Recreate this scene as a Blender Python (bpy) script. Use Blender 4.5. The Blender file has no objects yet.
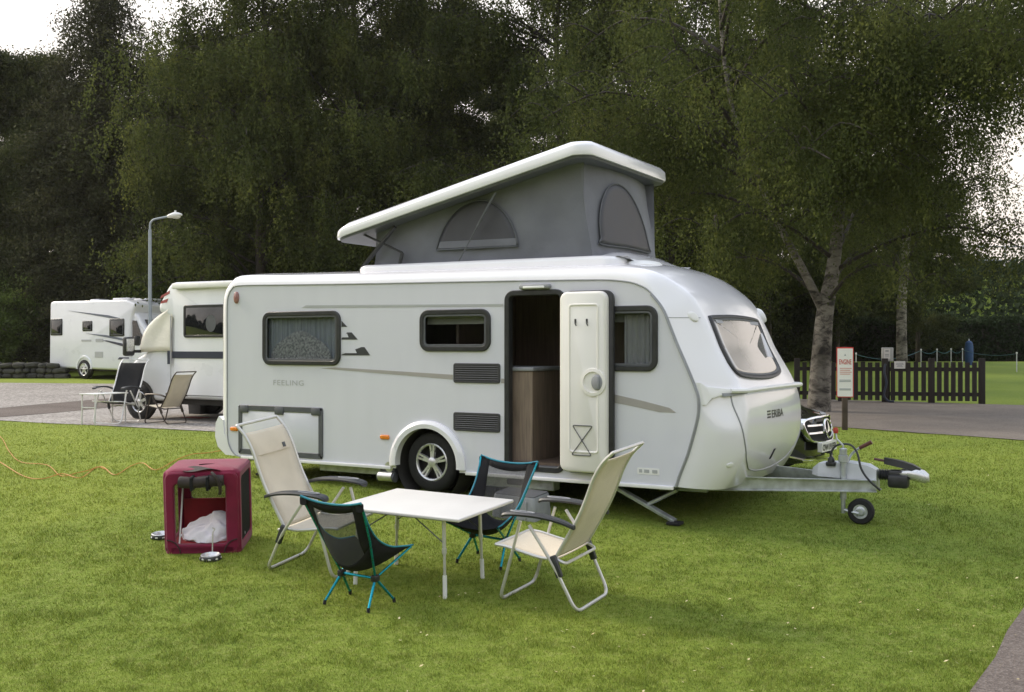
import bpy, bmesh, math, random
import numpy as np
from mathutils import Vector, Matrix, Euler, geometry
R = math.radians
rnd = random.Random(7)
rng = np.random.default_rng(11)
scene = bpy.context.scene
COL = scene.collection

# ------------------------------------------------------------------ camera
FOC, HOR, EYE = 1044.0, 346.0, 1.53
cam_d = bpy.data.cameras.new('camera'); cam = bpy.data.objects.new('camera', cam_d); COL.objects.link(cam)
cam.location = (0, 0, EYE); cam.rotation_euler = (R(90), 0, 0)
cam_d.sensor_width = 36; cam_d.lens = 36 * FOC / 1024
cam_d.clip_start = 0.1; cam_d.clip_end = 3000
scene.camera = cam

# ------------------------------------------------------------------ terrain
def ss(a, b, x):
    t = np.clip((np.asarray(x, float) - a) / (b - a), 0, 1); return t * t * (3 - 2 * t)
_py = np.linspace(-10, 80, 1801)
_pz = np.interp(_py, [-10, 3.5, 7.6, 9.5, 11.2, 24, 34, 52, 80], [-.42, -.42, -.30, -.13, 0.0, 0.0, .18, .6, .6])
_k = np.ones(21) / 21
_pz = np.convolve(np.pad(_pz, 10, mode='edge'), _k, 'valid')
def gz(x, y):
    z = np.interp(y, _py, _pz)
    z = z - .015 * ss(.8, 4.2, x) * ss(9.5, 11.5, y) * (1 - ss(15, 26, y))
    return z
def gzf(x, y): return float(gz(x, y))
def hit(px, py, off=0.0):
    """where a sight line of the photograph meets the terrain"""
    dx, dz = (px - 512) / FOC, -(py - HOR) / FOC
    prev = 2.5
    t = 2.5
    while t < 160:
        if EYE + dz * t <= gzf(dx * t, t) + off:
            a, b = prev, t
            for _ in range(30):
                m = (a + b) / 2
                if EYE + dz * m <= gzf(dx * m, m) + off: b = m
                else: a = m
            return Vector((dx * b, b, gzf(dx * b, b)))
        prev = t; t += .05
    return Vector((dx * t, t, 0))
def at(px, py, d): return Vector(((px - 512) / FOC * d, d, EYE - (py - HOR) / FOC * d))

# ------------------------------------------------------------------ caravan frame of reference
TH = R(30.0)
FX, FY = math.cos(TH), -math.sin(TH)
LX, LY = math.sin(TH), math.cos(TH)
P0 = (-0.8993, 10.8713)
def cw(u, v, z=0.0): return Vector((P0[0] + u * FX + v * LX, P0[1] + u * FY + v * LY, z))
def side(px, py, v=0.0):
    rx = (px - 512) / FOC
    t = (P0[0] * LX + P0[1] * LY + v) / (rx * LX + LY)
    x, y = t * rx, t
    return ((x - P0[0]) * FX + (y - P0[1]) * FY, EYE - (py - HOR) / FOC * t)
# ------------------------------------------------------------------ materials
def _mat(name):
    m = bpy.data.materials.new(name); m.use_nodes = True
    nt = m.node_tree; b = nt.nodes['Principled BSDF']
    return m, nt, b
def N(nt, t, **kw):
    n = nt.nodes.new(t)
    for k, v in kw.items():
        if k in n.inputs.keys() if hasattr(n.inputs, 'keys') else False: n.inputs[k].default_value = v
        else: setattr(n, k, v)
    return n
def c4(c): return (c[0], c[1], c[2], 1.0)
MATS = {}
def mat(name, col, rough=.5, metal=0., var=.12, scale=6., bump=0., bscale=60., coat=0., spec=.5, col2=None, rvar=.1, coords='Object', detail=4., stretch=None, sheen=0.):
    """principled surface whose colour, gloss and relief vary with noise"""
    m, nt, b = _mat(name)
    tc = nt.nodes.new('ShaderNodeTexCoord')
    src = tc.outputs[coords]
    if stretch:
        mp = nt.nodes.new('ShaderNodeMapping'); mp.inputs['Scale'].default_value = stretch
        nt.links.new(src, mp.inputs[0]); src = mp.outputs[0]
    n = nt.nodes.new('ShaderNodeTexNoise'); n.inputs['Scale'].default_value = scale; n.inputs['Detail'].default_value = detail
    nt.links.new(src, n.inputs['Vector'])
    rp = nt.nodes.new('ShaderNodeValToRGB'); rp.color_ramp.elements[0].position = .3; rp.color_ramp.elements[1].position = .7
    lo = tuple(max(0, c * (1 - var)) for c in col); hi = tuple(min(1, c * (1 + var)) for c in col)
    if col2: lo, hi = col, col2
    rp.color_ramp.elements[0].color = c4(lo); rp.color_ramp.elements[1].color = c4(hi)
    nt.links.new(n.outputs[0], rp.inputs[0]); nt.links.new(rp.outputs[0], b.inputs['Base Color'])
    mr = nt.nodes.new('ShaderNodeMapRange'); mr.inputs['To Min'].default_value = max(.02, rough - rvar); mr.inputs['To Max'].default_value = min(1, rough + rvar)
    nt.links.new(n.outputs[0], mr.inputs[0]); nt.links.new(mr.outputs[0], b.inputs['Roughness'])
    b.inputs['Metallic'].default_value = metal
    b.inputs['Specular IOR Level'].default_value = spec
    b.inputs['Coat Weight'].default_value = coat; b.inputs['Coat Roughness'].default_value = .03
    b.inputs['Sheen Weight'].default_value = sheen
    if bump:
        n2 = nt.nodes.new('ShaderNodeTexNoise'); n2.inputs['Scale'].default_value = bscale; n2.inputs['Detail'].default_value = 3
        nt.links.new(src, n2.inputs['Vector'])
        bp = nt.nodes.new('ShaderNodeBump'); bp.inputs['Strength'].default_value = bump; bp.inputs['Distance'].default_value = .01
        nt.links.new(n2.outputs[0], bp.inputs['Height']); nt.links.new(bp.outputs[0], b.inputs['Normal'])
    MATS[name] = m
    return m
def glass(name, tint, alpha_mix=.5, rough=.03):
    """tinted pane: part see-through, part mirror"""
    m, nt, b = _mat(name)
    out = nt.nodes['Material Output']
    tr = nt.nodes.new('ShaderNodeBsdfTransparent'); tr.inputs[0].default_value = c4(tint)
    gl = nt.nodes.new('ShaderNodeBsdfGlossy'); gl.inputs['Roughness'].default_value = rough
    lw = nt.nodes.new('ShaderNodeLayerWeight'); lw.inputs[0].default_value = .5
    pw = nt.nodes.new('ShaderNodeMath'); pw.operation = 'POWER'; pw.inputs[1].default_value = 4.5; nt.links.new(lw.outputs['Facing'], pw.inputs[0])
    ma = nt.nodes.new('ShaderNodeMath'); ma.operation = 'MULTIPLY_ADD'; ma.inputs[1].default_value = .75; ma.inputs[2].default_value = alpha_mix
    nt.links.new(pw.outputs[0], ma.inputs[0])
    mx = nt.nodes.new('ShaderNodeMixShader')
    nt.links.new(ma.outputs[0], mx.inputs[0]); nt.links.new(tr.outputs[0], mx.inputs[1]); nt.links.new(gl.outputs[0], mx.inputs[2])
    nt.links.new(mx.outputs[0], out.inputs[0])
    return m
def mesh_fabric(name, col, holes=.35, scale=260.):
    """woven mesh one can partly see through"""
    m, nt, b = _mat(name)
    out = nt.nodes['Material Output']
    b.inputs['Base Color'].default_value = c4(col); b.inputs['Roughness'].default_value = .8
    tr = nt.nodes.new('ShaderNodeBsdfTransparent')
    tc = nt.nodes.new('ShaderNodeTexCoord'); n = nt.nodes.new('ShaderNodeTexNoise'); n.inputs['Scale'].default_value = scale
    nt.links.new(tc.outputs['Object'], n.inputs['Vector'])
    mr = nt.nodes.new('ShaderNodeMapRange'); mr.inputs['From Min'].default_value = .3; mr.inputs['From Max'].default_value = .7
    mr.inputs['To Min'].default_value = max(0, holes - .12); mr.inputs['To Max'].default_value = min(1, holes + .12)
    nt.links.new(n.outputs[0], mr.inputs[0])
    mx = nt.nodes.new('ShaderNodeMixShader'); nt.links.new(mr.outputs[0], mx.inputs[0])
    nt.links.new(b.outputs[0], mx.inputs[1]); nt.links.new(tr.outputs[0], mx.inputs[2]); nt.links.new(mx.outputs[0], out.inputs[0])
    return m

M_silver = mat('silver_panel', (.665, .67, .735), .32, 0, .018, 1.6, .02, 9, coat=.5, rvar=.08, stretch=(4, 4, .7))
M_white = mat('white_gelcoat', (.80, .795, .83), .18, 0, .03, 1.8, .012, 12, coat=.7, rvar=.06)
M_whitep = mat('white_plastic', (.78, .78, .77), .4, 0, .04, 5, coat=.1)
M_cream = mat('cream_plastic', (.79, .77, .735), .38, 0, .03, 3, .02, 30)
M_blackp = mat('black_plastic', (.022, .023, .025), .42, 0, .3, 14, .05, 90)
M_greyp = mat('grey_plastic', (.085, .09, .10), .5, 0, .15, 10, .05, 80)
M_midgrey = mat('mid_grey_plastic', (.27, .28, .30), .5, 0, .12, 9, .05, 70)
M_rubber = mat('rubber', (.018, .018, .019), .75, 0, .3, 20, .2, 120, spec=.3)
M_galv = mat('galvanised_steel', (.50, .53, .55), .42, .7, .22, 12, .06, 50, rvar=.15)
M_alu = mat('brushed_aluminium', (.68, .68, .66), .34, .85, .08, 25, .03, 90)
M_rim = mat('polished_rim', (.66, .66, .67), .28, .55, .04, 12)
M_rimdark = mat('rim_black', (.012, .012, .013), .6, 0, .2, 12)
M_amber = mat('amber_lens', (.75, .22, .02), .2, 0, .15, 40, coat=.6)
M_redlens = mat('smoky_red_lens', (.30, .14, .13), .2, 0, .2, 30, coat=.6)
M_decal = mat('beige_grey_decal', (.36, .34, .32), .4, 0, .05, 4)
M_decald = mat('charcoal_decal', (.045, .047, .052), .4, 0, .1, 6)
M_faint = mat('pale_grey_decal', (.40, .41, .42), .4, 0, .05, 6)
M_seam = mat('grey_seam', (.30, .31, .33), .5, 0, .1, 8)
M_tent = mat('grey_tent_canvas', (.152, .157, .178), .9, 0, .12, 3, .25, 40, spec=.15, sheen=.15)
M_tentwin = mat('dark_tent_window', (.040, .041, .05), .5, 0, .15, 6, .1, 30)
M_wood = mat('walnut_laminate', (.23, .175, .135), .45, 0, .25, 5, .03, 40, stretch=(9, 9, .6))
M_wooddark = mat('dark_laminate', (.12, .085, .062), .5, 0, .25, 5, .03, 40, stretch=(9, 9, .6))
M_curtain = mat('striped_curtain', (.30, .35, .42), .9, 0, .2, 5, stretch=(40, 40, .3), col2=(.74, .77, .80))
M_pillow = mat('patterned_cushion', (.28, .29, .30), .9, 0, .3, 38, col2=(.80, .80, .78), detail=1)
M_blind = mat('pale_blind', (.62, .62, .60), .8, 0, .06, 5)
M_dark = mat('dark_interior', (.03, .028, .026), .8, 0, .2, 6)
M_glass = glass('tinted_glass', (.74, .75, .76), .035)
M_glassd = glass('dark_tinted_glass', (.22, .22, .23), .07)
M_glassm = mat('mirror_window', (.46, .435, .41), .12, .6, .03, 1.5, rvar=.02)

# ------------------------------------------------------------------ mesh builder
def catmull(P, n=6, closed=False):
    P = [Vector(p) for p in P]; out = []
    m = len(P)
    for i in range(m if closed else m - 1):
        if closed: a, b, c, d = P[(i - 1) % m], P[i], P[(i + 1) % m], P[(i + 2) % m]
        else: a, b, c, d = P[max(i - 1, 0)], P[i], P[i + 1], P[min(i + 2, m - 1)]
        for k in range(n):
            t = k / n
            out.append(.5 * ((2 * b) + (-a + c) * t + (2 * a - 5 * b + 4 * c - d) * t * t + (-a + 3 * b - 3 * c + d) * t ** 3))
    if not closed: out.append(P[-1].copy())
    return out
def bent(P, r=.05, n=5, closed=False):
    """a polyline of straight runs with rounded corners, as a bent tube has"""
    P = [Vector(p) for p in P]; out = []; m = len(P)
    for i in range(m):
        if not closed and (i == 0 or i == m - 1): out.append(P[i]); continue
        a, b, c = P[i - 1], P[i], P[(i + 1) % m]
        d1, d2 = (a - b), (c - b)
        rr = min(r, d1.length * .48, d2.length * .48)
        p, q = b + d1.normalized() * rr, b + d2.normalized() * rr
        for k in range(n + 1):
            t = k / n; out.append(p * (1 - t) ** 2 + b * 2 * t * (1 - t) + q * t * t)
    return out
def rrect(x0, y0, x1, y1, r, n=5):
    out = []
    for cx, cy, a0 in ((x1 - r, y1 - r, 0), (x0 + r, y1 - r, 90), (x0 + r, y0 + r, 180), (x1 - r, y0 + r, 270)):
        for k in range(n + 1):
            a = R(a0 + 90 * k / n); out.append((cx + r * math.cos(a), cy + r * math.sin(a)))
    return out
def ellipse(cx, cy, rx, ry, n=24, a0=0, a1=360):
    full = abs(a1 - a0) >= 360
    return [(cx + rx * math.cos(R(a0 + (a1 - a0) * k / (n if full else n - 1))), cy + ry * math.sin(R(a0 + (a1 - a0) * k / (n if full else n - 1)))) for k in range(n)]
def inset(o, d):
    """shrink a counter-clockwise outline by d"""
    n = len(o); out = []
    for i in range(n):
        a, b, c = Vector(o[i - 1]), Vector(o[i]), Vector(o[(i + 1) % n])
        t = (c - a)
        if t.length < 1e-9: out.append(tuple(b)); continue
        t.normalize(); out.append((b.x - t.y * d, b.y + t.x * d))
    return out
class MB:
    def __init__(s): s.bm = bmesh.new()
    def face(s, vs):
        try: return s.bm.faces.new(vs)
        except ValueError: return None
    def add(s, verts, faces):
        vs = [s.bm.verts.new(v) for v in verts]
        for f in faces: s.face([vs[i] for i in f])
        return s
    def box(s, c, d, rot=None, bev=0., seg=2):
        t = bmesh.new(); bmesh.ops.create_cube(t, size=1)
        for v in t.verts: v.co = Vector((v.co.x * d[0], v.co.y * d[1], v.co.z * d[2]))
        if bev: bmesh.ops.bevel(t, geom=t.edges[:], offset=min(bev, min(d) * .45), segments=seg, affect='EDGES', profile=.5)
        Mx = Matrix.Translation(Vector(c)) @ (Euler(rot).to_matrix().to_4x4() if rot else Matrix())
        s._merge(t, Mx); return s
    def _merge(s, t, Mx=Matrix()):
        mp = {}
        for v in t.verts: mp[v] = s.bm.verts.new(Mx @ v.co)
        for f in t.faces: s.face([mp[v] for v in f.verts])
        t.free()
    def loft(s, loops, closed=True, caps=True):
        """loops: lists of equally many points"""
        vs = [[s.bm.verts.new(p) for p in l] for l in loops]
        n = len(loops[0])
        for i in range(len(vs) - 1):
            for j in range(n if closed else n - 1):
                s.face([vs[i][j], vs[i][(j + 1) % n], vs[i + 1][(j + 1) % n], vs[i + 1][j]])
        if caps and closed: s.face(vs[0][::-1]); s.face(vs[-1])
        return s
    def tube(s, P, r, seg=8, closed=False, flat=1.0):
        P = [Vector(p) for p in P]; n = len(P)
        rr = r if isinstance(r, (list, tuple)) else [r] * n
        if len(rr) != n: rr = [rr[0] + (rr[-1] - rr[0]) * i / (n - 1) for i in range(n)]
        loops = []; up = None
        for i in range(n):
            a, b = (P[i - 1] if (i or closed) else P[0]), (P[(i + 1) % n] if (i < n - 1 or closed) else P[-1])
            t = (b - a)
            if t.length < 1e-9: t = Vector((0, 0, 1))
            t.normalize()
            if up is None:
                up = Vector((0, 0, 1)) if abs(t.z) < .9 else Vector((1, 0, 0))
            x = (up - t * up.dot(t))
            if x.length < 1e-6: x = t.orthogonal()
            x.normalize(); y = t.cross(x); up = x
            loops.append([P[i] + (x * math.cos(2 * math.pi * k / seg) * flat + y * math.sin(2 * math.pi * k / seg)) * rr[i] for k in range(seg)])
        if closed: loops.append(loops[0]); s.loft(loops[:-1], caps=False); 
        else: s.loft(loops)
        if closed:
            k = len(loops) - 1
            a, b = loops[k - 1], loops[0]
            for j in range(seg): s.add([a[j], a[(j + 1) % seg], b[(j + 1) % seg], b[j]], [(0, 1, 2, 3)])
        return s
    def lathe(s, prof, c=(0, 0, 0), axis='Y', seg=32, caps=False):
        """prof: (radius, offset along axis)"""
        c = Vector(c); loops = []
        for r, h in prof:
            l = []
            for k in range(seg):
                a = 2 * math.pi * k / seg; p, q = r * math.cos(a), r * math.sin(a)
                l.append(c + (Vector((p, h, q)) if axis == 'Y' else Vector((p, q, h)) if axis == 'Z' else Vector((h, p, q))))
            loops.append(l)
        return s.loft(loops, caps=caps)
    def plate(s, o, c0, c1, f, bev=0., rings=0):
        """outline (a,b) raised from depth c0 to c1 through the map f(a,b,c)"""
        L = [[f(a, b, c0) for a, b in o]]
        if bev:
            L.append([f(a, b, c1 - (bev if c1 > c0 else -bev)) for a, b in o])
            o2 = inset(o, bev * .35); L.append([f(a, b, c1 - (bev * .35 if c1 > c0 else -bev * .35)) for a, b in o2])
            o = inset(o, bev)
        L.append([f(a, b, c1) for a, b in o])
        if rings:
            cx = sum(a for a, b in o) / len(o); cy = sum(b for a, b in o) / len(o)
            for k in range(1, rings):
                t = 1 - k / rings; L.append([f(cx + (a - cx) * t, cy + (b - cy) * t, c1) for a, b in o])
        return s.loft(L, caps=True)
    def ring(s, o, i, c0, c1, f, bev=0.):
        b = bev
        L = [[f(p, q, c0) for p, q in o], [f(p, q, c1 - b) for p, q in o]]
        if b: L.append([f(p, q, c1) for p, q in inset(o, b)]); L.append([f(p, q, c1) for p, q in inset(i, -b)])
        L += [[f(p, q, c1 - b) for p, q in i], [f(p, q, c0) for p, q in i]]
        return s.loft(L, caps=False)
    def grid(s, f, nu, nv):
        vs = [[s.bm.verts.new(f(i / nu, j / nv)) for j in range(nv + 1)] for i in range(nu + 1)]
        for i in range(nu):
            for j in range(nv): s.face([vs[i][j], vs[i + 1][j], vs[i + 1][j + 1], vs[i][j + 1]])
        return s
    def build(s, name, m, parent=None, smooth=True, sharp=38, solid=0.):
        bmesh.ops.remove_doubles(s.bm, verts=s.bm.verts, dist=1e-5)
        bmesh.ops.recalc_face_normals(s.bm, faces=s.bm.faces)
        me = bpy.data.meshes.new(name); s.bm.to_mesh(me); s.bm.free()
        return link(name, me, m, parent, smooth, sharp, solid)
def link(name, me, m, parent=None, smooth=True, sharp=38, solid=0.):
    if m: me.materials.append(m)
    if smooth:
        me.polygons.foreach_set('use_smooth', [True] * len(me.polygons))
        if sharp: me.set_sharp_from_angle(angle=R(sharp))
    o = bpy.data.objects.new(name, me); COL.objects.link(o)
    if parent: o.parent = parent
    if solid:
        md = o.modifiers.new('thickness', 'SOLIDIFY'); md.thickness = solid; md.offset = 0
    return o
def tag(o, label, cat, group=None, kind=None):
    o['label'] = label; o['category'] = cat
    if group: o['group'] = group
    if kind: o['kind'] = kind
    return o
def thing(name, label, cat, loc=(0, 0, 0), rz=0., group=None):
    o = bpy.data.objects.new(name, None); COL.objects.link(o)
    o.location = loc; o.rotation_euler = (0, 0, rz); o.empty_display_size = .2
    return tag(o, label, cat, group)
def copy_tree(o, parent=None):
    c = o.copy(); COL.objects.link(c)
    if parent: c.parent = parent
    for ch in list(o.children): copy_tree(ch, c)
    return c
def structure(o): o['kind'] = 'structure'; return o
def text_mesh(txt, size, bold=0., shear=0., align='LEFT', spacing=1.0):
    cu = bpy.data.curves.new('lettering', 'FONT'); cu.body = txt; cu.size = size; cu.offset = bold; cu.shear = shear
    cu.align_x = align; cu.space_character = spacing; cu.resolution_u = 3
    o = bpy.data.objects.new('lettering', cu); COL.objects.link(o)
    dg = bpy.context.evaluated_depsgraph_get(); dg.update()
    me = bpy.data.meshes.new_from_object(o.evaluated_get(dg))
    bpy.data.objects.remove(o); bpy.data.curves.remove(cu)
    return me
def lettering(txt, size, f, m, parent=None, name='lettering', bold=0., shear=0., align='LEFT', spacing=1.0, fit=None, cut=0):
    """raised letters: text laid out in (a,b), sent through f(a,b,c)"""
    me = text_mesh(txt, size, bold, shear, align, spacing)
    if fit:
        xs = [v.co.x for v in me.vertices]; k = fit / (max(xs) - min(xs))
    else: k = 1
    for v in me.vertices: v.co = f(v.co.x * k, v.co.y, 0.0)
    o = link(name, me, m, parent, smooth=False)
    return o
def tri_panel(outer, holes, f):
    """flat sheet with holes, via constrained triangulation"""
    V, E = [], []
    for loop in [outer] + holes:
        k = len(V); n = len(loop)
        V += [Vector(p) for p in loop]; E += [(k + i, k + (i + 1) % n) for i in range(n)]
    r = geometry.delaunay_2d_cdt(V, E, [], 0, 1e-6)
    def inp(poly, x, y):
        c = False
        for i in range(len(poly)):
            (x0, y0), (x1, y1) = poly[i - 1], poly[i]
            if (y0 > y) != (y1 > y) and x < (x1 - x0) * (y - y0) / (y1 - y0) + x0: c = not c
        return c
    keep = []
    for t in r[2]:
        cx = sum(r[0][i].x for i in t) / len(t); cy = sum(r[0][i].y for i in t) / len(t)
        if inp(outer, cx, cy) and not any(inp(h, cx, cy) for h in holes): keep.append(t)
    bm = MB(); bm.add([f(v.x, v.y, 0) for v in r[0]], keep)
    bmesh.ops.delete(bm.bm, geom=[v for v in bm.bm.verts if not v.link_faces], context='VERTS')
    return bm
# ------------------------------------------------------------------ touring caravan
W = 2.34
van = thing('touring_caravan', 'silver and white touring caravan with its grey tented pop-up roof raised and side door open', 'caravan', (P0[0], P0[1], 0), -TH)
#        u      z      round  bow
TRIM = [(-2.60, .235, .06, .00), (-2.71, .265, .09, .02), (-2.79, .35, .12, .05), (-2.825, .50, .14, .06), (-2.83, 1.0, .14, .06), (-2.83, 1.6, .14, .06),
        (-2.83, 1.98, .14, .06), (-2.81, 2.12, .13, .06), (-2.745, 2.205, .12, .07), (-2.63, 2.235, .11, .08), (-2.0, 2.225, .10, .09), (-1.0, 2.205, .10, .10),
        (0, 2.19, .105, .10), (1.0, 2.175, .11, .10), (1.8, 2.16, .115, .10), (2.1, 2.150, .12, .10), (2.3, 2.125, .12, .10), (2.41, 2.09, .13, .09), (2.484, 2.048, .14, .08),
        (2.58, 1.95, .17, .07), (2.654, 1.845, .205, .06), (2.72, 1.69, .225, .06), (2.78, 1.547, .235, .055), (2.845, 1.405, .235, .055), (2.904, 1.273, .255, .055), (2.955, 1.15, .29, .055),
        (2.984, 1.05, .32, .05), (2.982, .924, .345, .05), (2.955, .80, .372, .05), (2.924, .688, .393, .05), (2.885, .56, .405, .05), (2.842, .448, .402, .05), (2.80, .345, .385, .05), (2.77, .25, .35, .05)]
_T = catmull([(a, b, 0) for a, b, c, d in TRIM], 4)
_Q = catmull([(c, d, 0) for a, b, c, d in TRIM], 4)
_NT = len(_T)
def _normal(i):
    a, b = _T[max(i - 1, 0)], _T[min(i + 1, _NT - 1)]
    t = (b - a).normalized(); n = Vector((-t.y, t.x))
    if _T[i].x > 2.5 and _T[i].y < 1.4:
        k = 1 - float(ss(.95, 1.38, _T[i].y)); n = (n * (1 - k) + Vector((.998, -.06)) * k).normalized()
    if _T[i].x < -2.6 and _T[i].y < .4: n = Vector((-1, -.25)).normalized()
    return n
_NN = [_normal(i) for i in range(_NT)]
def _off(i, v, rr=.12):
    rr = .12 + .14 * float(ss(2.3, 2.75, _T[i].x))
    w = min(v, W - v); w = max(w, 0)
    rd = math.sqrt(max(0, 1 - (1 - min(w / rr, 1)) ** 2))
    ch = float(ss(2.40, 2.62, _T[i].x) * ss(.75, 1.05, _T[i].y))
    if ch:
        t = w / (rr * .85); f_ = t if t < .8 else 1 - (1.2 - t) ** 2 / .8 if t < 1.2 else 1.0
        rd = rd * (1 - ch) + min(1, f_) * ch
    s = abs((v - W / 2) / (W / 2))
    return _Q[i].x * rd + _Q[i].y * (1 - s ** 2.6)
def skin(i, v, c=0.0):
    d = _off(i, v) + c
    return Vector((_T[i].x + _NN[i].x * d, v, _T[i].y + _NN[i].y * d))
_i_front = min(range(_NT), key=lambda i: (_T[i] - Vector((2.3, 2.125, 0))).length)
def front(v, z, c=0.0):
    """point of the curved front at width v and height z, c outwards"""
    lo, hi = _i_front, _NT - 1
    for i in range(lo, hi):
        a, b = skin(i, v, c), skin(i + 1, v, c)
        if a.z >= z >= b.z:
            t = (a.z - z) / max(a.z - b.z, 1e-6); return a.lerp(b, t)
    return skin(hi, v, c) if z < skin(hi, v).z else skin(lo, v, c)
def sidef(a, b, c=0.0): return Vector((a, -c, b))
trim2 = [(p.x, p.y) for p in _T]
vs_ = [0, .004, .012, .03, .06, .09, .12, .15, .172, .185, .20, .22, .24, .265, .31, .40, .5, .7, .92, W / 2]
vs_ = vs_ + [W - v for v in vs_[::-1][1:]]
shell = MB(); shell.loft([[skin(i, v) for v in vs_] for i in range(_NT)], closed=False)
shell.build('body_shell', M_white, van, sharp=0)

# side windows and door opening cut out of the silver side panel
WIN = [(-2.265, 1.315, -1.125, 1.92), (-.068, 1.475, .795, 1.905), (2.02, 1.295, 2.585, 1.905)]
DOOR = (.985, .325, 1.615, 2.05)
arch = [(.02 + .40 * math.cos(a), .30 + .40 * math.sin(a)) for a in np.linspace(math.pi - .0, 0, 21)]
outer = trim2 + [(.42, .235)] + arch[::-1] + [(-.38, .235)]
holes = [rrect(a + .03, b + .03, c - .03, d - .03, .085) for a, b, c, d in WIN] + [rrect(*DOOR, .08)]
p = tri_panel(outer, holes, sidef); p.build('side_panel', M_silver, van, smooth=False)
p = tri_panel(trim2, [], lambda a, b, c: Vector((a, W, b))); p.build('side_panel', M_silver, van, smooth=False)
b = MB(); b.tube([(q[0], -.003, q[1]) for q in trim2], .008, 6); b.build('trim_strip', M_seam, van)
b = MB(); i0 = _i_front
b.tube([(_T[i].x - .012, -.006, _T[i].y) for i in range(i0 + 10, _NT)], .017, 6, flat=.6); b.build('trim_strip', M_seam, van)
b = MB()
b.box((0.0, W / 2, .32), (5.3, W - .70, .03))
b.box((-1.5, W / 2, .262), (2.2, W - .06, .02)); b.box((1.58, W / 2, .262), (2.25, W - .06, .02))
b.build('floor_panel', M_greyp, van)
for u0, u1 in ((-2.6, -.44), (.50, 2.74)):
    b = MB(); b.box(((u0 + u1) / 2, -.006, .236), (u1 - u0, .03, .034), bev=.006); b.build('skirt_strip', M_whitep, van)
# rear corner bumper
b = MB()
b.loft([[Vector((x, y, z)) for x, z in ((-2.70, .245), (-2.86, .25), (-2.985, .34), (-3.03, .46), (-3.02, .62), (-2.97, .70), (-2.90, .66), (-2.88, .5))] for y in np.linspace(.0, W, 3)])
b.build('rear_bumper', M_white, van)

# wheel arch and wheel
b = MB()
o = [(.02 + .475 * math.cos(a), .30 + .455 * math.sin(a)) for a in np.linspace(-.08, math.pi + .08, 33)]
i_ = [(.02 + .385 * math.cos(a), .30 + .375 * math.sin(a)) for a in np.linspace(-.08, math.pi + .08, 33)]
L = []
for (a1, b1), (a2, b2) in zip(o, i_):
    m1 = (a1 * .55 + a2 * .45, b1 * .55 + b2 * .45)
    L.append([Vector((a1, .0, b1)), Vector((a1, -.02, b1)), Vector((m1[0], -.045, m1[1])), Vector((a2, -.04, b2)), Vector((a2, .05, b2))])
b.loft(L, caps=True); b.build('wheel_arch', M_white, van)
b = MB(); b.lathe([(.40, .0), (.40, .32), (.05, .325)], (.02, .012, .30), 'Y', 32); b.build('wheel_housing', M_dark, van)
def wheel(parent, c, r, w, rimr, spokes=5, twin=True, inner=.0, facing=-1, name='wheel', rim_m=None):
    """c: centre of the outer face; the wheel runs inwards from it along the local Y"""
    f = facing
    def pr(l): return [(q[0], -f * q[1]) for q in l]
    b = MB(); b.lathe(pr([(rimr, .012), (rimr + .012, .0), (r * .86, -.004), (r * .95, .012), (r * .99, .03), (r, .05), (r, w - .05), (r * .96, w - .01), (rimr, w)]), c, 'Y', 40)
    t = b.build(name, M_rubber, parent)
    b = MB(); b.lathe(pr([(rimr, .015), (rimr * .97, .05), (rimr * .9, .09), (.02, .095)]), c, 'Y', 32); b.build('rim_barrel', M_rimdark, t)
    b = MB(); b.lathe(pr([(rimr + .004, .008), (rimr - .006, .0), (rimr - .018, .01), (rimr - .02, .03)]), c, 'Y', 40)
    b.lathe(pr([(.0, -.0), (.028, .0), (.05, .012), (.052, .05)]), c, 'Y', 20)
    for k in range(spokes):
        a0 = 2 * math.pi * k / spokes + .3
        for da, wd in (((-.10, .0135), (.10, .0135)) if twin else ((0, .034),)):
            a1 = a0 + da * 1.6; a2 = a0 + da * 1.25
            p1 = Vector((math.cos(a1) * .045, 0, math.sin(a1) * .045)); p2 = Vector((math.cos(a2) * (rimr - .012), 0, math.sin(a2) * (rimr - .012)))
            n = Vector((-(p2 - p1).z, 0, (p2 - p1).x)).normalized()
            L = []
            for t_, dd in ((0, .012), (.35, .018), (.75, .014), (1, .006)):
                q = p1.lerp(p2, t_) + Vector(c); wv = wd * (1 - .25 * t_)
                L.append([q + n * wv + Vector((0, -f * dd, 0)), q - n * wv + Vector((0, -f * dd, 0)), q - n * wv * 1.2 + Vector((0, -f * (dd + .03), 0)), q + n * wv * 1.2 + Vector((0, -f * (dd + .03), 0))])
            b.loft(L)
    b.build('rim', rim_m or M_rim, t, sharp=30)
    return t
wheel(van, (.03, .055, .315), .315, .20, .195)
wheel(van, (.03, W - .055, .315), .315, .20, .195, facing=1)
# mover unit beside the wheel
b = MB(); b.box((-.52, .10, .20), (.20, .14, .09), bev=.02); b.tube([(-.62, .02, .13), (-.40, .02, .13)], .05, 14); b.build('mover_motor', M_greyp, van)
b = MB(); b.tube([(-.47, -.005, .245), (-.47, .10, .245)], .055, 16); b.tube([(-.60, .01, .14), (-.42, .01, .14)], .054, 14); b.build('mover_roller', M_alu, van)

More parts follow.
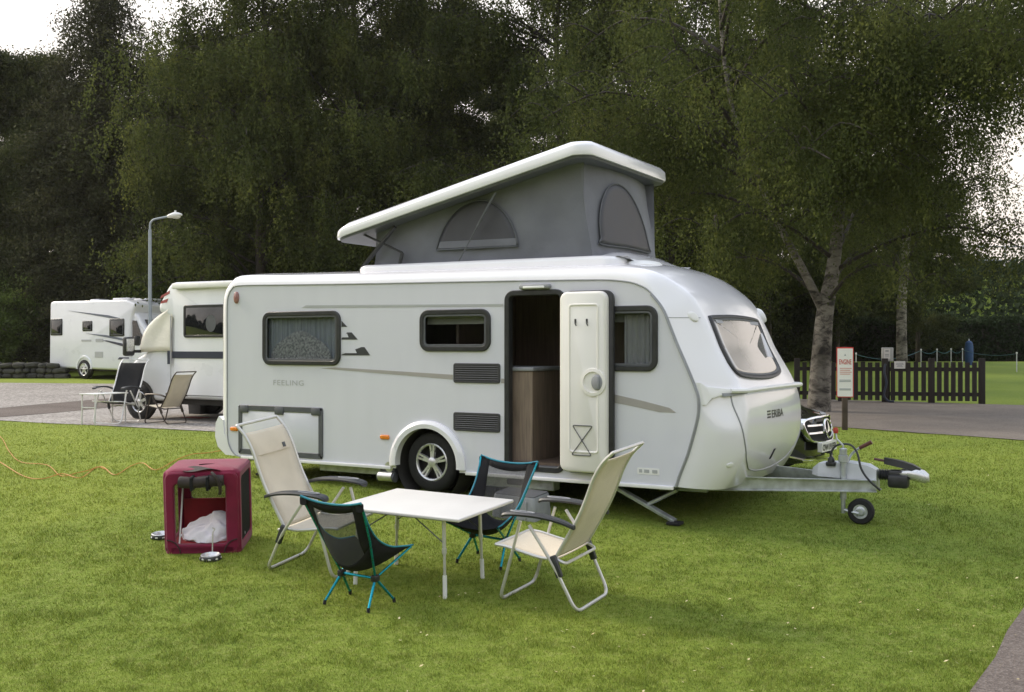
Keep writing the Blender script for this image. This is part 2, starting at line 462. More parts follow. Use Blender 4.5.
# windows
def side_window(rc, curtain, radius=.105):
    u0, z0, u1, z1 = rc
    b = MB(); o = rrect(u0, z0, u1, z1, radius, 6); i2 = inset(o, .052)
    b.ring(o, i2, -.004, .024, sidef, .008); fr = b.build('window', M_blackp, van)
    b = MB(); b.ring(inset(o, .050), inset(o, .072), -.002, .017, sidef, .003); b.build('inner_frame', M_greyp, fr)
    b = MB(); b.plate(inset(o, .05), .004, .012, sidef); b.build('pane', M_glass, fr)
    b = MB()
    b.box(((u0 + u1) / 2, .10, z1 - .10), (u1 - u0 - .06, .02, .10)); b.build('blind', M_blind, fr)
    if curtain == 'bed':
        def cur(s, t): 
            u = u0 + .04 + s * (u1 - u0 - .08); return Vector((u, .052 + .010 * math.sin(s * 95), z0 + t * (z1 - z0)))
        b = MB(); b.grid(cur, 120, 1); b.build('curtain', M_curtain, fr)
        b = MB()
        for cx, rx, zz in ((u0 + .53, .45, .36),):
            L = []
            for k in range(9):
                a = math.pi / 2 * k / 8
                L.append([Vector((cx + rx * math.cos(a) * math.cos(t), .036 - .018 * math.sin(a), z0 + .03 + zz * math.cos(a) * math.sin(t) * (.94 + .06 * math.sin(5 * t)))) for t in np.linspace(0, math.pi, 25)])
            b.loft(L, closed=False)
        b.build('cushion', M_pillow, fr)
    elif curtain == 'side':
        def cur(s, t):
            u = u1 - .36 + s * .33; return Vector((u, .06 + .01 * math.sin(s * 40), z0 + t * (z1 - z0 - .08)))
        b = MB(); b.grid(cur, 50, 1); b.build('curtain', M_blind, fr)
    return fr
side_window(WIN[0], 'bed'); side_window(WIN[1], 'dark'); side_window(WIN[2], 'side')

M_vent = mat('vent_grey', (.045, .046, .05), .5, 0, .15, 10)
# fridge vents
for z0, z1 in ((1.155, 1.355), (.665, .855)):
    b = MB(); o = rrect(.35, z0, .905, z1, .025, 3)
    b.ring(o, inset(o, .024), 0, .014, sidef, .004)
    b.plate(inset(o, .02), .001, .003, sidef)
    for k in range(7):
        z = z0 + .033 + k * (z1 - z0 - .055) / 6.5
        b.box((.6275, -.008, z), (.51, .012, .011), rot=(R(-35), 0, 0))
    b.build('fridge_vent', M_vent, van, smooth=False)
# service hatch
b = MB(); o = rrect(-2.645, .275, -1.375, .845, .03, 4); b.ring(o, inset(o, .062), 0, .014, sidef, .005); hatch = b.build('service_hatch', M_seam if False else M_greyp, van)
for u in (-2.55, -2.01, -1.47):
    b = MB(); b.box((u, -.013, .79 if u == -2.01 else .80), (.13, .026, .085), bev=.012); b.build('latch', M_greyp, hatch)
b = MB(); b.box((-2.01, -.004, .55), (1.15, .006, .44), bev=.002); b.build('hatch_lid', M_silver, hatch)
# lamps
for u in (-2.715, -.525):
    b = MB(); b.plate(rrect(u - .06, .535, u + .06, .583, .018, 4), 0, .018, sidef, .008); b.build('side_marker', M_amber, van)
b = MB(); b.plate(ellipse(-2.675, 2.095, .035, .07), 0, .03, sidef, .012); b.build('marker_lamp', M_redlens, van)
b = MB(); b.plate(rrect(1.14, 2.085, 1.48, 2.135, .022, 4), 0, .05, sidef, .012); al = b.build('awning_light', M_midgrey, van)
b = MB(); b.plate(rrect(1.19, 2.092, 1.43, 2.115, .01, 3), .048, .056, sidef, .003); b.build('diffuser', M_whitep, al)

# decals and lettering
def band(pts, m, name='stripe'):
    b = MB(); b.plate(pts, .0005, .0035, sidef); b.build(name, m, van, smooth=False)
band([(-1.68, 1.958), (-.07, 1.939), (.94, 1.926), (.94, 1.950), (-.07, 1.963), (-1.62, 1.986)], M_faint)
band([(-1.40, 1.283), (.34, 1.188), (.34, 1.236), (-1.20, 1.296)], M_decal)
band([(.915, 1.16), (.965, 1.158), (.965, 1.203), (.915, 1.205)], M_decal)
band([(1.70, 1.05), (2.25, .985), (2.60, .925), (2.76, .925), (2.70, .965), (2.45, 1.02), (2.10, 1.085), (1.70, 1.12)], M_decal)
def zq(X, Y): return side(200 + X / 2.6615, 240 + Y / 2.6615)
for q in ([(377, 215), (392, 231), (377, 231)], [(377, 262), (392, 246), (404, 246), (420, 265), (377, 265)], [(377, 305), (430, 285), (438, 285), (453, 307), (377, 307)]):
    w_ = [zq(*p_) for p_ in q][::-1]
    b = MB(); b.plate(w_, .0005, .004, sidef); b.build('wing_emblem', M_decald, van, smooth=False)
for q in ([(379, 249), (392, 249), (396, 259), (379, 259)], [(379, 288), (412, 288), (418, 301), (379, 301)]):
    w_ = [zq(*p_) for p_ in q][::-1]
    b = MB(); b.plate(w_, .003, .0055, sidef); b.build('wing_emblem', M_silver, van, smooth=False)
lettering('FEELING', .085, lambda a, b_, c: sidef(-2.115 + a, 1.085 + b_, .003), M_faint, van, fit=.45, spacing=1.1)
lettering('ERIBA', .105, lambda a, b_, c: front(.90 + a, .845 + b_, .004), M_blackp, van, bold=.0012, fit=.39, shear=.0)
b = MB()
for k in range(3): b.plate([(.775, .848 + k * .028), (.865, .848 + k * .028), (.875, .863 + k * .028), (.775, .863 + k * .028)], .001, .004, lambda a, b_, c: front(a, b_, c))
b.build('bar_emblem', M_blackp, van, smooth=False)
b = MB(); b.plate(rrect(2.38, .345, 2.60, .405, .01), .0005, .003, sidef); b.build('sticker', M_whitep, van, smooth=False)
b = MB()
for x_, w_ in ((2.40, .03), (2.45, .05), (2.53, .05)): b.box((x_ + w_ / 2, -.0045, .375), (w_, .002, .03))
b.build('sticker_print', M_faint, van, smooth=False)

# doorway, door leaf, interior
b = MB(); o = rrect(DOOR[0] - .03, DOOR[1] - .025, DOOR[2] + .02, DOOR[3] + .03, .10, 6); b.ring(o, inset(o, .055), -.06, .018, sidef, .008); b.build('door_frame', M_blackp, van)
b = MB(); b.box((1.3, .03, .345), (.60, .09, .03), bev=.008); b.build('door_sill', M_greyp, van)
b = MB(); o = rrect(1.635, .325, 2.165, 2.055, .085, 6); b.plate(o, .03, .062, sidef, .006); door = b.build('door', M_blackp, van)
b = MB(); o = rrect(1.625, .335, 2.118, 2.045, .08, 6); b.plate(o, .055, .118, sidef, .022); b.build('door_panel', M_cream, door)
b = MB(); o = rrect(1.725, .52, 2.045, 1.93, .04, 5); b.ring(o, inset(o, .022), .112, .127, sidef, .006); b.build('panel_moulding', M_cream, door)
b = MB(); b.lathe([(.135, -.0), (.13, -.014), (.10, -.018), (.095, -.004), (.0, -.003)], (1.985, -.1165, 1.19), 'Y', 28); b.build('handle_recess', M_cream, door)
b = MB(); b.plate(ellipse(2.03, 1.19, .062, .075), .118, .136, sidef, .008); b.box((2.04, -.142, 1.19), (.035, .016, .12), bev=.006); b.build('handle', M_midgrey, door)
for u in (1.80, 1.92):
    b = MB(); b.tube([(u, -.118, 1.76), (u + .01, -.15, 1.745), (u + .025, -.155, 1.72)], .006, 6); b.box((u, -.12, 1.765), (.016, .012, .04)); b.build('coat_hook', M_blackp, door)
b = MB(); b.tube(bent([(1.76, -.125, .50), (1.97, -.125, .50), (1.77, -.125, .78), (1.98, -.125, .78)], .02, 3, True), .0045, 6, closed=True); b.build('storage_cord', M_greyp, door)
for z in (.55, 1.80):
    b = MB(); b.tube([(1.628, -.02, z), (1.628, -.02, z + .09)], .014, 8); b.build('hinge', M_blackp, door)
b = MB(); b.box((.78, .42, .82), (.86, .62, .92), bev=.01); kit = b.build('kitchen_cabinet', M_wood, van, smooth=False)
b = MB(); b.box((.78, .42, 1.30), (.90, .66, .04), bev=.01); b.build('worktop', M_midgrey, kit)
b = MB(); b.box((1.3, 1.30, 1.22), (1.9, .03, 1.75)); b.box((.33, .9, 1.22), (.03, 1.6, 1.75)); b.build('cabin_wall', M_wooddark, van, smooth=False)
b = MB(); b.box((1.42, 1.27, 1.15), (.62, .03, 1.6), bev=.006); wd = b.build('wardrobe_door', M_wood, van)
b = MB(); b.box((1.62, 1.245, 1.33), (.12, .025, .022), bev=.006); b.build('handle', M_blackp, wd)
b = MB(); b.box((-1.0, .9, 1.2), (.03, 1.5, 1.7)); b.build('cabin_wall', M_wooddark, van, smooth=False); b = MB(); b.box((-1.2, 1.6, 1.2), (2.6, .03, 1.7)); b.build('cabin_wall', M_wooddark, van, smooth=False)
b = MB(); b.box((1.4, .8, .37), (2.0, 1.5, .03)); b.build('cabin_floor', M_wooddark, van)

# front: window, grab bar, gas locker
def fw(a, b_, c=0.): return front(a, b_, c)
fo = [(.36, 1.815), (.31, 1.79), (.29, 1.70), (.255, 1.45), (.25, 1.35), (.29, 1.275), (.44, 1.24), (.75, 1.22), (1.0, 1.215), (1.25, 1.22), (1.48, 1.24), (1.61, 1.275), (1.66, 1.35), (1.68, 1.45), (1.735, 1.70), (1.74, 1.79), (1.70, 1.815), (1.40, 1.83), (1.05, 1.835), (.70, 1.83)]
fo = [(p_.x, p_.y) for p_ in catmull([(a, b_, 0) for a, b_ in fo], 3, True)]
b = MB(); b.ring(fo, inset(fo, .036), .0, .026, fw, .008); fr = b.build('front_window', M_blackp, van)
b = MB(); b.plate(inset(fo, .034), .010, .016, fw, 0, rings=9); b.build('pane', M_glassm, fr, sharp=0)
b = MB(); b.ring(inset(fo, .033), inset(fo, .052), .012, .021, fw, .004); b.build('seal', M_greyp, fr)
b = MB(); b.plate([(.39, 1.745), (1.65, 1.745), (1.65, 1.775), (.39, 1.775)], .018, .024, fw); b.build('blind_rail', M_seam, fr)
bar = [front(v, 1.125 + .01 * math.sin(v * 1.4), .055) for v in np.linspace(.14, W - .14, 30)]
b = MB(); b.tube(bar, .022, 8); gb = b.build('grab_bar', M_whitep, van)
for po, c1 in (([(.005, 1.0), (.05, 1.06), (.13, 1.10), (.20, 1.115), (.20, 1.14), (.12, 1.15), (.04, 1.165), (.005, 1.20)], .035), ([(W - .34, 1.10), (W - .05, 1.10), (W - .03, 1.16), (W - .34, 1.15)], .05)):
    b = MB(); b.plate(po, .002, c1, fw, .006); b.build('bracket', M_whitep, gb)
b = MB(); b.plate([(.10, 1.075), (.24, 1.10), (.24, 1.115), (.10, 1.105)], .03, .05, fw); b.build('bracket_end', M_midgrey, gb)
lid = [(.16, 1.10), (.16, .96), (.19, .73), (.28, .56), (.40, .46), (.62, .37), (1.17, .325), (1.72, .37), (1.94, .46), (2.06, .56), (2.15, .73), (2.18, .96), (2.18, 1.10)]
lp = catmull([(a, b_, 0) for a, b_ in lid], 5)
b = MB(); b.tube([front(p_.x, p_.y, .001) for p_ in lp], .0075, 6); b.build('locker_seam', M_seam, van)
b = MB(); b.plate([(1.09, .43), (1.125, .43), (1.145, .51), (1.165, .53), (1.12, .53), (1.105, .49)], .001, .012, fw, .003); b.build('locker_latch', M_blackp, van)
b = MB(); b.tube([front(v, 1.79 - .002 * v, .0) for v in np.linspace(.0, .20, 10)], .004, 5)
b.build('panel_seam', M_faint, van)
b = MB(); b.plate(ellipse(.13, .46, .022, .022, 12), -.005, .012, fw, .004); b.build('front_marker', M_whitep, van)
b = MB(); b.plate(ellipse(.15, 1.80, .025, .045), 0, .025, fw, .010); b.build('marker_lamp', M_whitep, van); b = MB(); b.plate(ellipse(W - .16, 1.86, .06, .08), 0, .06, fw, .02); b.build('marker_lamp', M_whitep, van)

# pop-up roof
b = MB()
def plinth_loop(g, z, crown=0): 
    o = rrect(-1.12 + g, .22 + g, 2.08 - g, W - .22 - g, .16, 6)
    return [Vector((a + (.06 * (1 - ((v - W / 2) / .93) ** 2) if a > 1.5 else 0), v, z - (.03 * max(0, a - 1.6)) / .5)) for a, v in o]
b.loft([plinth_loop(0, 2.20), plinth_loop(0, 2.385), plinth_loop(.008, 2.405), plinth_loop(.03, 2.425), plinth_loop(.3, 2.44)]); b.build('roof_plinth', M_white, van)
b = MB(); b.loft([[Vector((u, v, 2.40 + h * (1 - ((v - W / 2) / .87) ** 4))) for v in np.linspace(.30, W - .30, 20)] for u, h in ((1.80, .04), (1.87, .085), (1.95, .075), (2.06, .0), (2.15, -.08))], closed=False); b.build('roof_cowl', M_white, van)
b = MB(); b.lathe([(.17, 0), (.17, .03), (.12, .06), (.0, .07)], (-1.62, .55, 2.31), 'Z', 24); b.build('roof_vent', M_whitep, van)
b = MB(); b.loft([[Vector((2.18 + dx * k, .62 + dy * k, 2.27 + h)) for dx, dy in ellipse(0, 0, .2, .3, 20)] for k, h in ((1, 0), (.95, .05), (.75, .085), (.4, .1))]); b.build('roof_vent', M_whitep, van)
SL = (3.44 - 2.70) / (1.72 + 1.42)
def lidz(u): return 2.715 + (u + 1.42) * SL
def lid_loop(g, h):
    o = rrect(-1.37 + g, .16 + g, 1.76 - g, 2.30 - g, .13, 8)
    out = []
    for a, v in o:
        s = (v - 1.23) / 1.07
        a2 = a + (.15 * (1 - s * s) if a > .9 else 0) - (.05 * (1 - s * s) if a < -.9 else 0)
        k = max(0, (a2 - 1.45)) ; nose = max(0, -1.18 - a2)
        out.append(Vector((a2, v, lidz(a2) + h - k * .20 - (nose * .12 if h > .05 else 0) + (.035 * (1 - s * s) if h > .1 else 0))))
    return out
b = MB(); b.loft([lid_loop(.10, -.01), lid_loop(.0, .0), lid_loop(-.004, .02), lid_loop(.0, .085), lid_loop(.006, .10), lid_loop(.03, .115), lid_loop(.06, .135), lid_loop(.11, .145), lid_loop(.3, .15), lid_loop(.55, .155)])
b.build('roof_lid', M_white, van, sharp=50)
b = MB(); b.loft([lid_loop(.02, -.004), lid_loop(.03, -.03), lid_loop(.12, -.035), lid_loop(.5, -.035)], caps=False); b.build('lid_liner', M_greyp, van)
TB = [(-.95, .36), (1.80, .36), (1.80, W - .36), (-.95, W - .36)]
def tent_front(v, z):
    s = (v - 1.24) / .84; t = (z - 2.42) / .95
    return 1.73 + .10 * (1 - s * s) - .15 * t
def tent_loop(t):
    pts = []
    nf = 48
    for k in range(nf): # near wall, rear to front
        u = -.95 + 2.64 * k / nf; z = 2.41 + t * (lidz(u) - 2.41)
        bil = math.sin(math.pi * t) * (.012 * math.sin(u * 5) + .007 * math.sin(u * 14 + t * 6) + .005 * math.sin(u * 23 - t * 9))
        pts.append(Vector((u, .366 + .04 * t + bil, z)))
    for k in range(13):
        v = .40 + 1.68 * k / 12; u = tent_front(v, 2.41 + t * .9); z = 2.41 + t * (lidz(u) - 2.41)
        u = tent_front(v, z); bil = math.sin(math.pi * t) * (.01 * math.sin(v * 9) + .005 * math.sin(v * 21 + t * 7)); pts.append(Vector((u + bil, v, z)))
    for k in range(nf):
        u = 1.69 - 2.64 * k / nf; z = 2.41 + t * (lidz(u) - 2.41); pts.append(Vector((u, 2.12 - .04 * t, z)))
    for k in range(8):
        v = 2.12 - 1.76 * k / 8; z = 2.41 + t * (lidz(-.95) - 2.41); pts.append(Vector((-.95, v, z)))
    return pts
b = MB(); b.loft([tent_loop(t) for t in np.linspace(0, 1, 18)], caps=False); tent = b.build('tent_wall', M_tent, van, sharp=50)
zz4 = lambda X, Y: (320 + X / 2.7676, 130 + Y / 2.7676)
def tw(a, z, c=0.): return Vector((a, .36 + .04 * min(1, max(0, (z - 2.41) / max(.1, lidz(a) - 2.41))) - .012 - c, z))
hw = [side(*zz4(X, Y), v=.37) for X, Y in ((325, 332), (332, 300), (350, 258), (385, 215), (430, 195), (475, 200), (515, 235), (540, 280), (551, 322))]
hw2 = [(p_.x, p_.y) for p_ in catmull([(a, z, 0) for a, z in hw], 4)][::-1]
b = MB(); b.plate(hw2, -.004, .006, tw, 0, rings=6); twi = b.build('tent_window', M_tentwin, van, sharp=0)
b = MB(); b.tube([tw(a, z, .008) for a, z in hw2], .008, 5, closed=True); b.build('piping', M_greyp, twi)
(ua, za), (ub, zb) = hw[0], hw[-1]
b = MB(); b.plate([(ua + .02, za + .012), (ub - .02, zb + .012), (ub - .03, zb + .085), (ua + .045, za + .085)], .004, .010, tw); b.build('window_hem', M_tent, twi)
def tf(v, z, c=0.): return Vector((tent_front(v, z) + .014 + c, v, z))
fwo = [(.55, 2.62), (.57, 2.80), (.66, 3.0), (.82, 3.16), (1.02, 3.22), (1.24, 3.18), (1.46, 3.04), (1.62, 2.84), (1.70, 2.62), (1.70, 2.55), (1.12, 2.55), (.55, 2.55)]
fw2 = [(p_.x, p_.y) for p_ in catmull([(a, z, 0) for a, z in fwo], 4, True)][::-1]
b = MB(); b.plate(fw2, -.004, .006, tf, 0, rings=6); twi = b.build('tent_window', M_tentwin, van, sharp=0)
b = MB(); b.tube([tf(a, z, .008) for a, z in fw2], .008, 5, closed=True); b.build('piping', M_greyp, twi)
hb = [Vector((side(*zz4(X, Y), v=.30)[0], .30, side(*zz4(X, Y), v=.30)[1])) for X, Y in ((115, 384), (218, 384), (228, 340), (118, 288), (208, 268))]
b = MB(); b.tube([hb[0], hb[1]], .032, 6); b.tube([hb[1], hb[2]], .022, 6); b.tube([hb[2], hb[3]], .014, 6); b.tube([hb[0], hb[4]], .026, 6); b.build('lifting_hinge', M_blackp, van)
g0, g1 = [Vector((side(*zz4(X, Y), v=.27)[0], .27, side(*zz4(X, Y), v=.27)[1])) for X, Y in ((486, 172), (374, 382))]
b = MB(); b.tube([g0, g0.lerp(g1, .45)], .013, 8); b.tube([g0.lerp(g1, .45), g1], .007, 8); b.lathe([(.0, 0), (.02, .0), (.022, .03)], (g1.x, g1.y, g1.z - .02), 'Z', 10); b.build('gas_strut', M_greyp, van)

# chassis, stabilisers, drawbar
b = MB()
for v in (.45, W - .45):
    b.box((.3, v, .20), (5.2, .05, .09))
b.box((.03, W / 2, .26), (.12, 1.7, .09)); b.box((1.9, W / 2, .19), (.05, 1.5, .07)); b.box((-2.0, W / 2, .19), (.05, 1.5, .07))
b.box((-1.1, .25, .17), (.9, .2, .08)); b.box((1.02, .18, .165), (.85, .14, .12), bev=.01)
b.build('chassis', M_galv, van, smooth=False)
b = MB(); b.plate(rrect(.92, .14, 1.10, .20, .025), 0, .01, lambda a, z, c: Vector((a, .108 - c, z))); b.build('step_slot', M_blackp, van)
def vg(u, v): 
    p_ = cw(u, v); return gzf(p_.x, p_.y)
for u, v, d in ((2.70, .13, -1), (2.72, W - .25, -1), (-2.5, .25, 1), (-2.5, W - .25, 1)):
    zf = vg(u, v)
    b = MB(); top = Vector((u + d * .62, v, .20)); ft = Vector((u, v, zf + .035))
    for dv in (-.03, .03): b.tube([top + Vector((0, dv, 0)), ft + Vector((0, dv, 0))], .017, 5)
    dr = (ft - top).normalized(); mid = (top + ft) / 2
    b.box(mid, (.03, .08, (ft - top).length), rot=(0, math.atan2(dr.x, dr.z), 0))
    b.tube([top.lerp(ft, .55), Vector((u - d * .02, v, .20))], .018, 6)
    st = b.build('corner_steady', M_galv, van)
    b = MB(); b.box((u, v, zf + .018), (.13, .13, .03), bev=.01); b.build('foot', M_rubber, st)
tipu = 4.30
b = MB()
for s in (-1, 1):
    A, B = Vector((2.45, W / 2 + s * .80, .235)), Vector((tipu, W / 2 + s * .075, .235))
    d = (B - A); n = Vector((-d.y, d.x, 0)).normalized() * s
    def sec(P_, h): return [P_ + n * .0 + Vector((0, 0, -h)), P_ + n * .045 + Vector((0, 0, -h)), P_ + n * .045 + Vector((0, 0, -h + .008)), P_ + n * .006 + Vector((0, 0, -h + .008)), P_ + n * .006 + Vector((0, 0, h - .008)), P_ + n * .045 + Vector((0, 0, h - .008)), P_ + n * .045 + Vector((0, 0, h)), P_ + Vector((0, 0, h))]
    b.loft([sec(A, .075), sec(A.lerp(B, .6), .06), sec(B, .055)])
b.box((4.05, W / 2, .24), (.5, .2, .09))
db = b.build('drawbar', M_galv, van, smooth=False)
b = MB(); b.plate(rrect(2.98, -.035, 3.16, .015, .008), 0, .002, lambda a, z, c: Vector((a + .12, W / 2 - .40 - .03 - c, .25 + z))); b.build('data_plate', M_whitep, db)
b = MB()
def cov(u, hw_, z0, z1): return [Vector((u, W / 2 - hw_, z0)), Vector((u, W / 2 + hw_, z0)), Vector((u, W / 2 + hw_ * .8, z1)), Vector((u, W / 2 - hw_ * .8, z1))]
b.loft([cov(3.72, .10, .31, .37), cov(3.78, .14, .30, .42), cov(4.05, .14, .29, .44), cov(4.22, .12, .28, .42), cov(4.30, .08, .27, .38)]); b.build('drawbar_cover', M_midgrey if False else mat('light_grey_cover', (.52, .54, .56), .45, 0, .1, 8), van, sharp=25)
jz = vg(4.17, 1.02)
b = MB(); b.tube([(4.02, 1.02, jz + .22), (4.02, 1.02, .56)], .030, 12); b.lathe([(.02, .0), (.045, .01), (.045, .07), (.02, .08)], (4.02, 1.02, .44), 'Z', 14); b.box((4.02, 1.06, .46), (.07, .10, .05), bev=.01); b.tube([(4.02, 1.02, jz + .09), (4.02, 1.02, jz + .30)], .020, 10); b.lathe([(.035, 0), (.035, .05), (.02, .06)], (4.02, 1.02, .52), 'Z', 12)
b.tube([(4.02, 1.02, jz + .12), (4.17, .985, jz + .10)], .016, 8); b.tube([(4.02, 1.02, jz + .12), (4.17, 1.065, jz + .10)], .016, 8)
b.tube([(4.02, 1.02, .56), (4.02, 1.02, .60), (3.96, 1.02, .66), (3.95, 1.02, .72)], .009, 8); jk = b.build('jockey_mast', M_galv, van)
b = MB(); b.lathe([(.0, .0), (.022, .004), (.026, .03), (.02, .055), (.0, .058)], (3.95, 1.02, .71), 'Z', 14); b.build('crank_knob', mat('red_plastic', (.42, .045, .03), .4, 0, .15, 20), jk)
b = MB(); b.lathe([(.066, .0), (.108, .002), (.12, .018), (.12, .055), (.108, .071), (.066, .073)], (4.18, .985, jz + .118), 'Y', 28); jw = b.build('jockey_wheel', M_rubber, van)
b = MB(); b.lathe([(.0, -.006), (.026, -.006), (.032, .006), (.05, .012), (.056, .002), (.068, .002), (.068, .06), (.0, .07)], (4.18, .985, jz + .118), 'Y', 20); b.build('rim', M_galv, jw)
b = MB(); b.tube(catmull([(4.03, 1.15, .42), (4.06, 1.15, .50), (4.12, 1.15, .56), (4.17, 1.15, .585)], 4), .011, 8); hbk = b.build('handbrake', M_galv, van)
b = MB(); b.tube([(4.14, 1.15, .572), (4.25, 1.15, .635)], [.017, .02], 10); b.build('grip', mat('brown_red_grip', (.10, .03, .022), .5), hbk)
b = MB()
for k in range(6): b.lathe([(.04, 0), (.055, .012), (.04, .024)], (4.31 + .024 * k, W / 2, .335), 'X', 14)
b.box((4.49, W / 2 - .02, .285), (.18, .14, .12), bev=.025); b.box((4.50, W / 2, .345), (.20, .10, .08), bev=.02)
b.loft([[Vector((u, W / 2 + s_ * w_, z + dz)) for s_, dz in ((-1, -.01), (1, -.01), (.8, .05), (-.8, .05))] for u, z, w_ in ((4.36, .445, .022), (4.43, .435, .04), (4.52, .42, .052), (4.61, .395, .05), (4.68, .36, .035))])
hh = b.build('hitch_head', M_blackp, van, sharp=30)
b = MB(); b.loft([[Vector((u, W / 2 + w_ * math.cos(t), z + h_ * math.sin(t))) for t in np.linspace(0, 2 * math.pi, 14, endpoint=False)] for u, z, w_, h_ in ((4.50, .355, .05, .035), (4.58, .36, .058, .055), (4.65, .35, .065, .062), (4.71, .335, .06, .06), (4.75, .325, .03, .035))]); b.build('coupling', M_rim, hh)
b = MB(); b.tube([(4.26, W / 2 + .05, .47), (4.44, W / 2 + .03, .45)], .012, 8); b.build('coupling_handle', MATS['brown_red_grip'], hh)
b = MB(); b.tube(catmull([(3.90, 1.06, .42), (3.90, 1.05, .52), (3.96, 1.04, .60), (4.08, 1.03, .61), (4.15, 1.0, .54), (4.19, .98, .40), (4.26, .97, .30), (4.36, .98, .21)], 6), .010, 8); b.lathe([(.03, 0), (.036, .02), (.03, .06), (.015, .08)], (3.90, 1.06, .41), 'Z', 12); b.box((3.90, 1.06, .42), (.09, .07, .04), bev=.01); b.build('breakaway_cable', M_blackp, van)
# ------------------------------------------------------------------ camp furniture on the lawn
def slope_rot(x, y, yaw):
    e = .35
    n = Vector((-(gzf(x + e, y) - gzf(x - e, y)) / (2 * e), -(gzf(x, y + e) - gzf(x, y - e)) / (2 * e), 1)).normalized()
    fx = Vector((math.cos(yaw), math.sin(yaw), 0)); fx = (fx - n * fx.dot(n)).normalized(); fy = n.cross(fx)
    return Matrix((fx, fy, n)).transposed().to_euler()
def place(o, x, y, yaw, dz=0.0, tilt=True):
    o.location = (x, y, gzf(x, y) + dz)
    o.rotation_euler = slope_rot(x, y, yaw) if tilt else Euler((0, 0, yaw)); return o
M_beige = mat('beige_mesh_fabric', (.66, .585, .46), .85, 0, .06, 5, .35, 420, spec=.2, sheen=.2)
M_blackfab = mat('black_mesh_fabric', (.018, .018, .02), .85, 0, .25, 8, .3, 300, spec=.2)
M_blackmesh = mesh_fabric('black_open_mesh', (.045, .045, .05), .32)
M_greymesh = mesh_fabric('grey_open_mesh', (.045, .045, .047), .30)
M_frame = mat('satin_aluminium_tube', (.62, .61, .59), .36, .45, .04, 6)
M_brownframe = mat('dark_brown_tube', (.055, .042, .035), .4, .4, .2, 15)
M_whiteframe = mat('white_tube', (.68, .68, .68), .35, .2, .06, 15)
M_teal = mat('teal_anodised_tube', (.01, .26, .34), .28, .75, .12, 18)
M_tealpipe = mat('teal_piping', (.02, .20, .28), .7, 0, .15, 20)
M_arm = mat('dark_grey_arm', (.028, .03, .034), .45, 0, .15, 12, .05, 70)
M_pad = mat('cushioned_arm', (.10, .07, .04), .5)

def recliner(label, fab, frm, armm, rings=True, group='high backed camp recliners'):
    t = thing('camp_recliner', label, 'folding chair', group=group)
    w = .27
    def fabz(P, half, sag):
        def f(s, q):
            i = min(int(s * (len(P) - 1)), len(P) - 2); k = s * (len(P) - 1) - i
            p_ = P[i].lerp(P[i + 1], k); n_ = (P[i + 1] - P[i]).normalized(); n_ = Vector((n_.z, 0, -n_.x))
            e = (q * 2 - 1); return Vector((p_.x, e * half, p_.z)) - n_ * sag * (1 - e * e) * (.3 + .7 * math.sin(math.pi * s))
        return f
    seatP = catmull([(.335, 0, .405), (.24, 0, .40), (.10, 0, .375), (-.04, 0, .355), (-.155, 0, .362)], 5)
    backP = catmull([(-.150, 0, .375), (-.235, 0, .52), (-.325, 0, .68), (-.385, 0, .82), (-.435, 0, .95), (-.50, 0, 1.06), (-.58, 0, 1.14)], 5)
    b = MB(); b.grid(fabz(seatP, w - .035, .014), 16, 6); o = b.build('seat', fab, t, solid=.006)
    cut = [p_ for p_ in backP if p_.z < 1.085]
    b = MB(); b.grid(fabz(cut, w - .025, .02), 24, 6); bk = b.build('backrest', fab, t, solid=.006)
    if rings:
        b = MB(); b.box((-.432, .15, .935), (.004, .035, .04), rot=(0, R(-22), 0)); b.build('maker_tab', M_greyp, bk)
        b = MB(); b.box((-.418, -.0, .905), (.008, .42, .006), rot=(0, R(-22), 0)); b.build('hem_seam', fab, bk)
    b = MB()
    L_ = [Vector((p_.x, -w + .01, p_.z)) for p_ in backP]; Rr = [Vector((p_.x, w - .01, p_.z)) for p_ in backP]
    b.tube(bent(L_ + Rr[::-1], .07, 6), .0125, 8)
    b.build('back_frame', frm, t)
    b = MB()
    sl = [Vector((p_.x, -w + .015, p_.z)) for p_ in seatP]; sr = [Vector((p_.x, w - .015, p_.z)) for p_ in seatP]
    b.tube(bent([Vector((-.22, -w + .02, .335))] + sl[::-1] + sr + [Vector((-.22, w - .02, .335))], .05, 5, True), .0115, 8, closed=True)
    b.build('seat_frame', frm, t)
    for nm, P in (('leg', [(.125, -w, .60), (.21, -w, .30), (.295, -w, .012), (.295, w, .012), (.21, w, .30), (.125, w, .60)]),
                  ('leg', [(.045, -w - .02, .585), (-.155, -w - .02, .315), (-.315, -w, .012), (-.315, w, .012), (-.155, w + .02, .315), (.045, w + .02, .585)])):
        b = MB(); b.tube(bent(P, .085, 6), .0125, 8); b.build(nm, frm, t)
    for s in (-1, 1):
        b = MB(); y = s * (w + .012)
        arc = catmull([(.265, y, .625), (.22, y, .645), (.10, y, .655), (-.06, y, .652), (-.20, y, .632), (-.305, y, .60)], 4)
        b.loft([[p_ + Vector((0, s * e * wd, dz)) for e, dz in ((-1, -.01), (1, -.01), (1.1, .004), (.8, .016), (-.8, .016), (-1.1, .004))] for p_, wd in zip(arc, np.interp(np.linspace(0, 1, len(arc)), [0, .08, .35, .6, 1], [.014, .040, .043, .036, .016]))])
        a = b.build('armrest', armm, t)
        if rings:
            b = MB(); b.ring(ellipse(.10, y, .10, .023, 20), ellipse(.10, y, .085, .014, 20), .668, .676, lambda p_, q, c: Vector((p_, q, c)), .002); b.build('cup_ring', M_midgrey, a)
        b = MB(); b.box((-.165, s * (w + .01), .315), (.05, .035, .16), rot=(0, R(22), 0), bev=.012); b.build('pivot_block', armm, t)
    return t
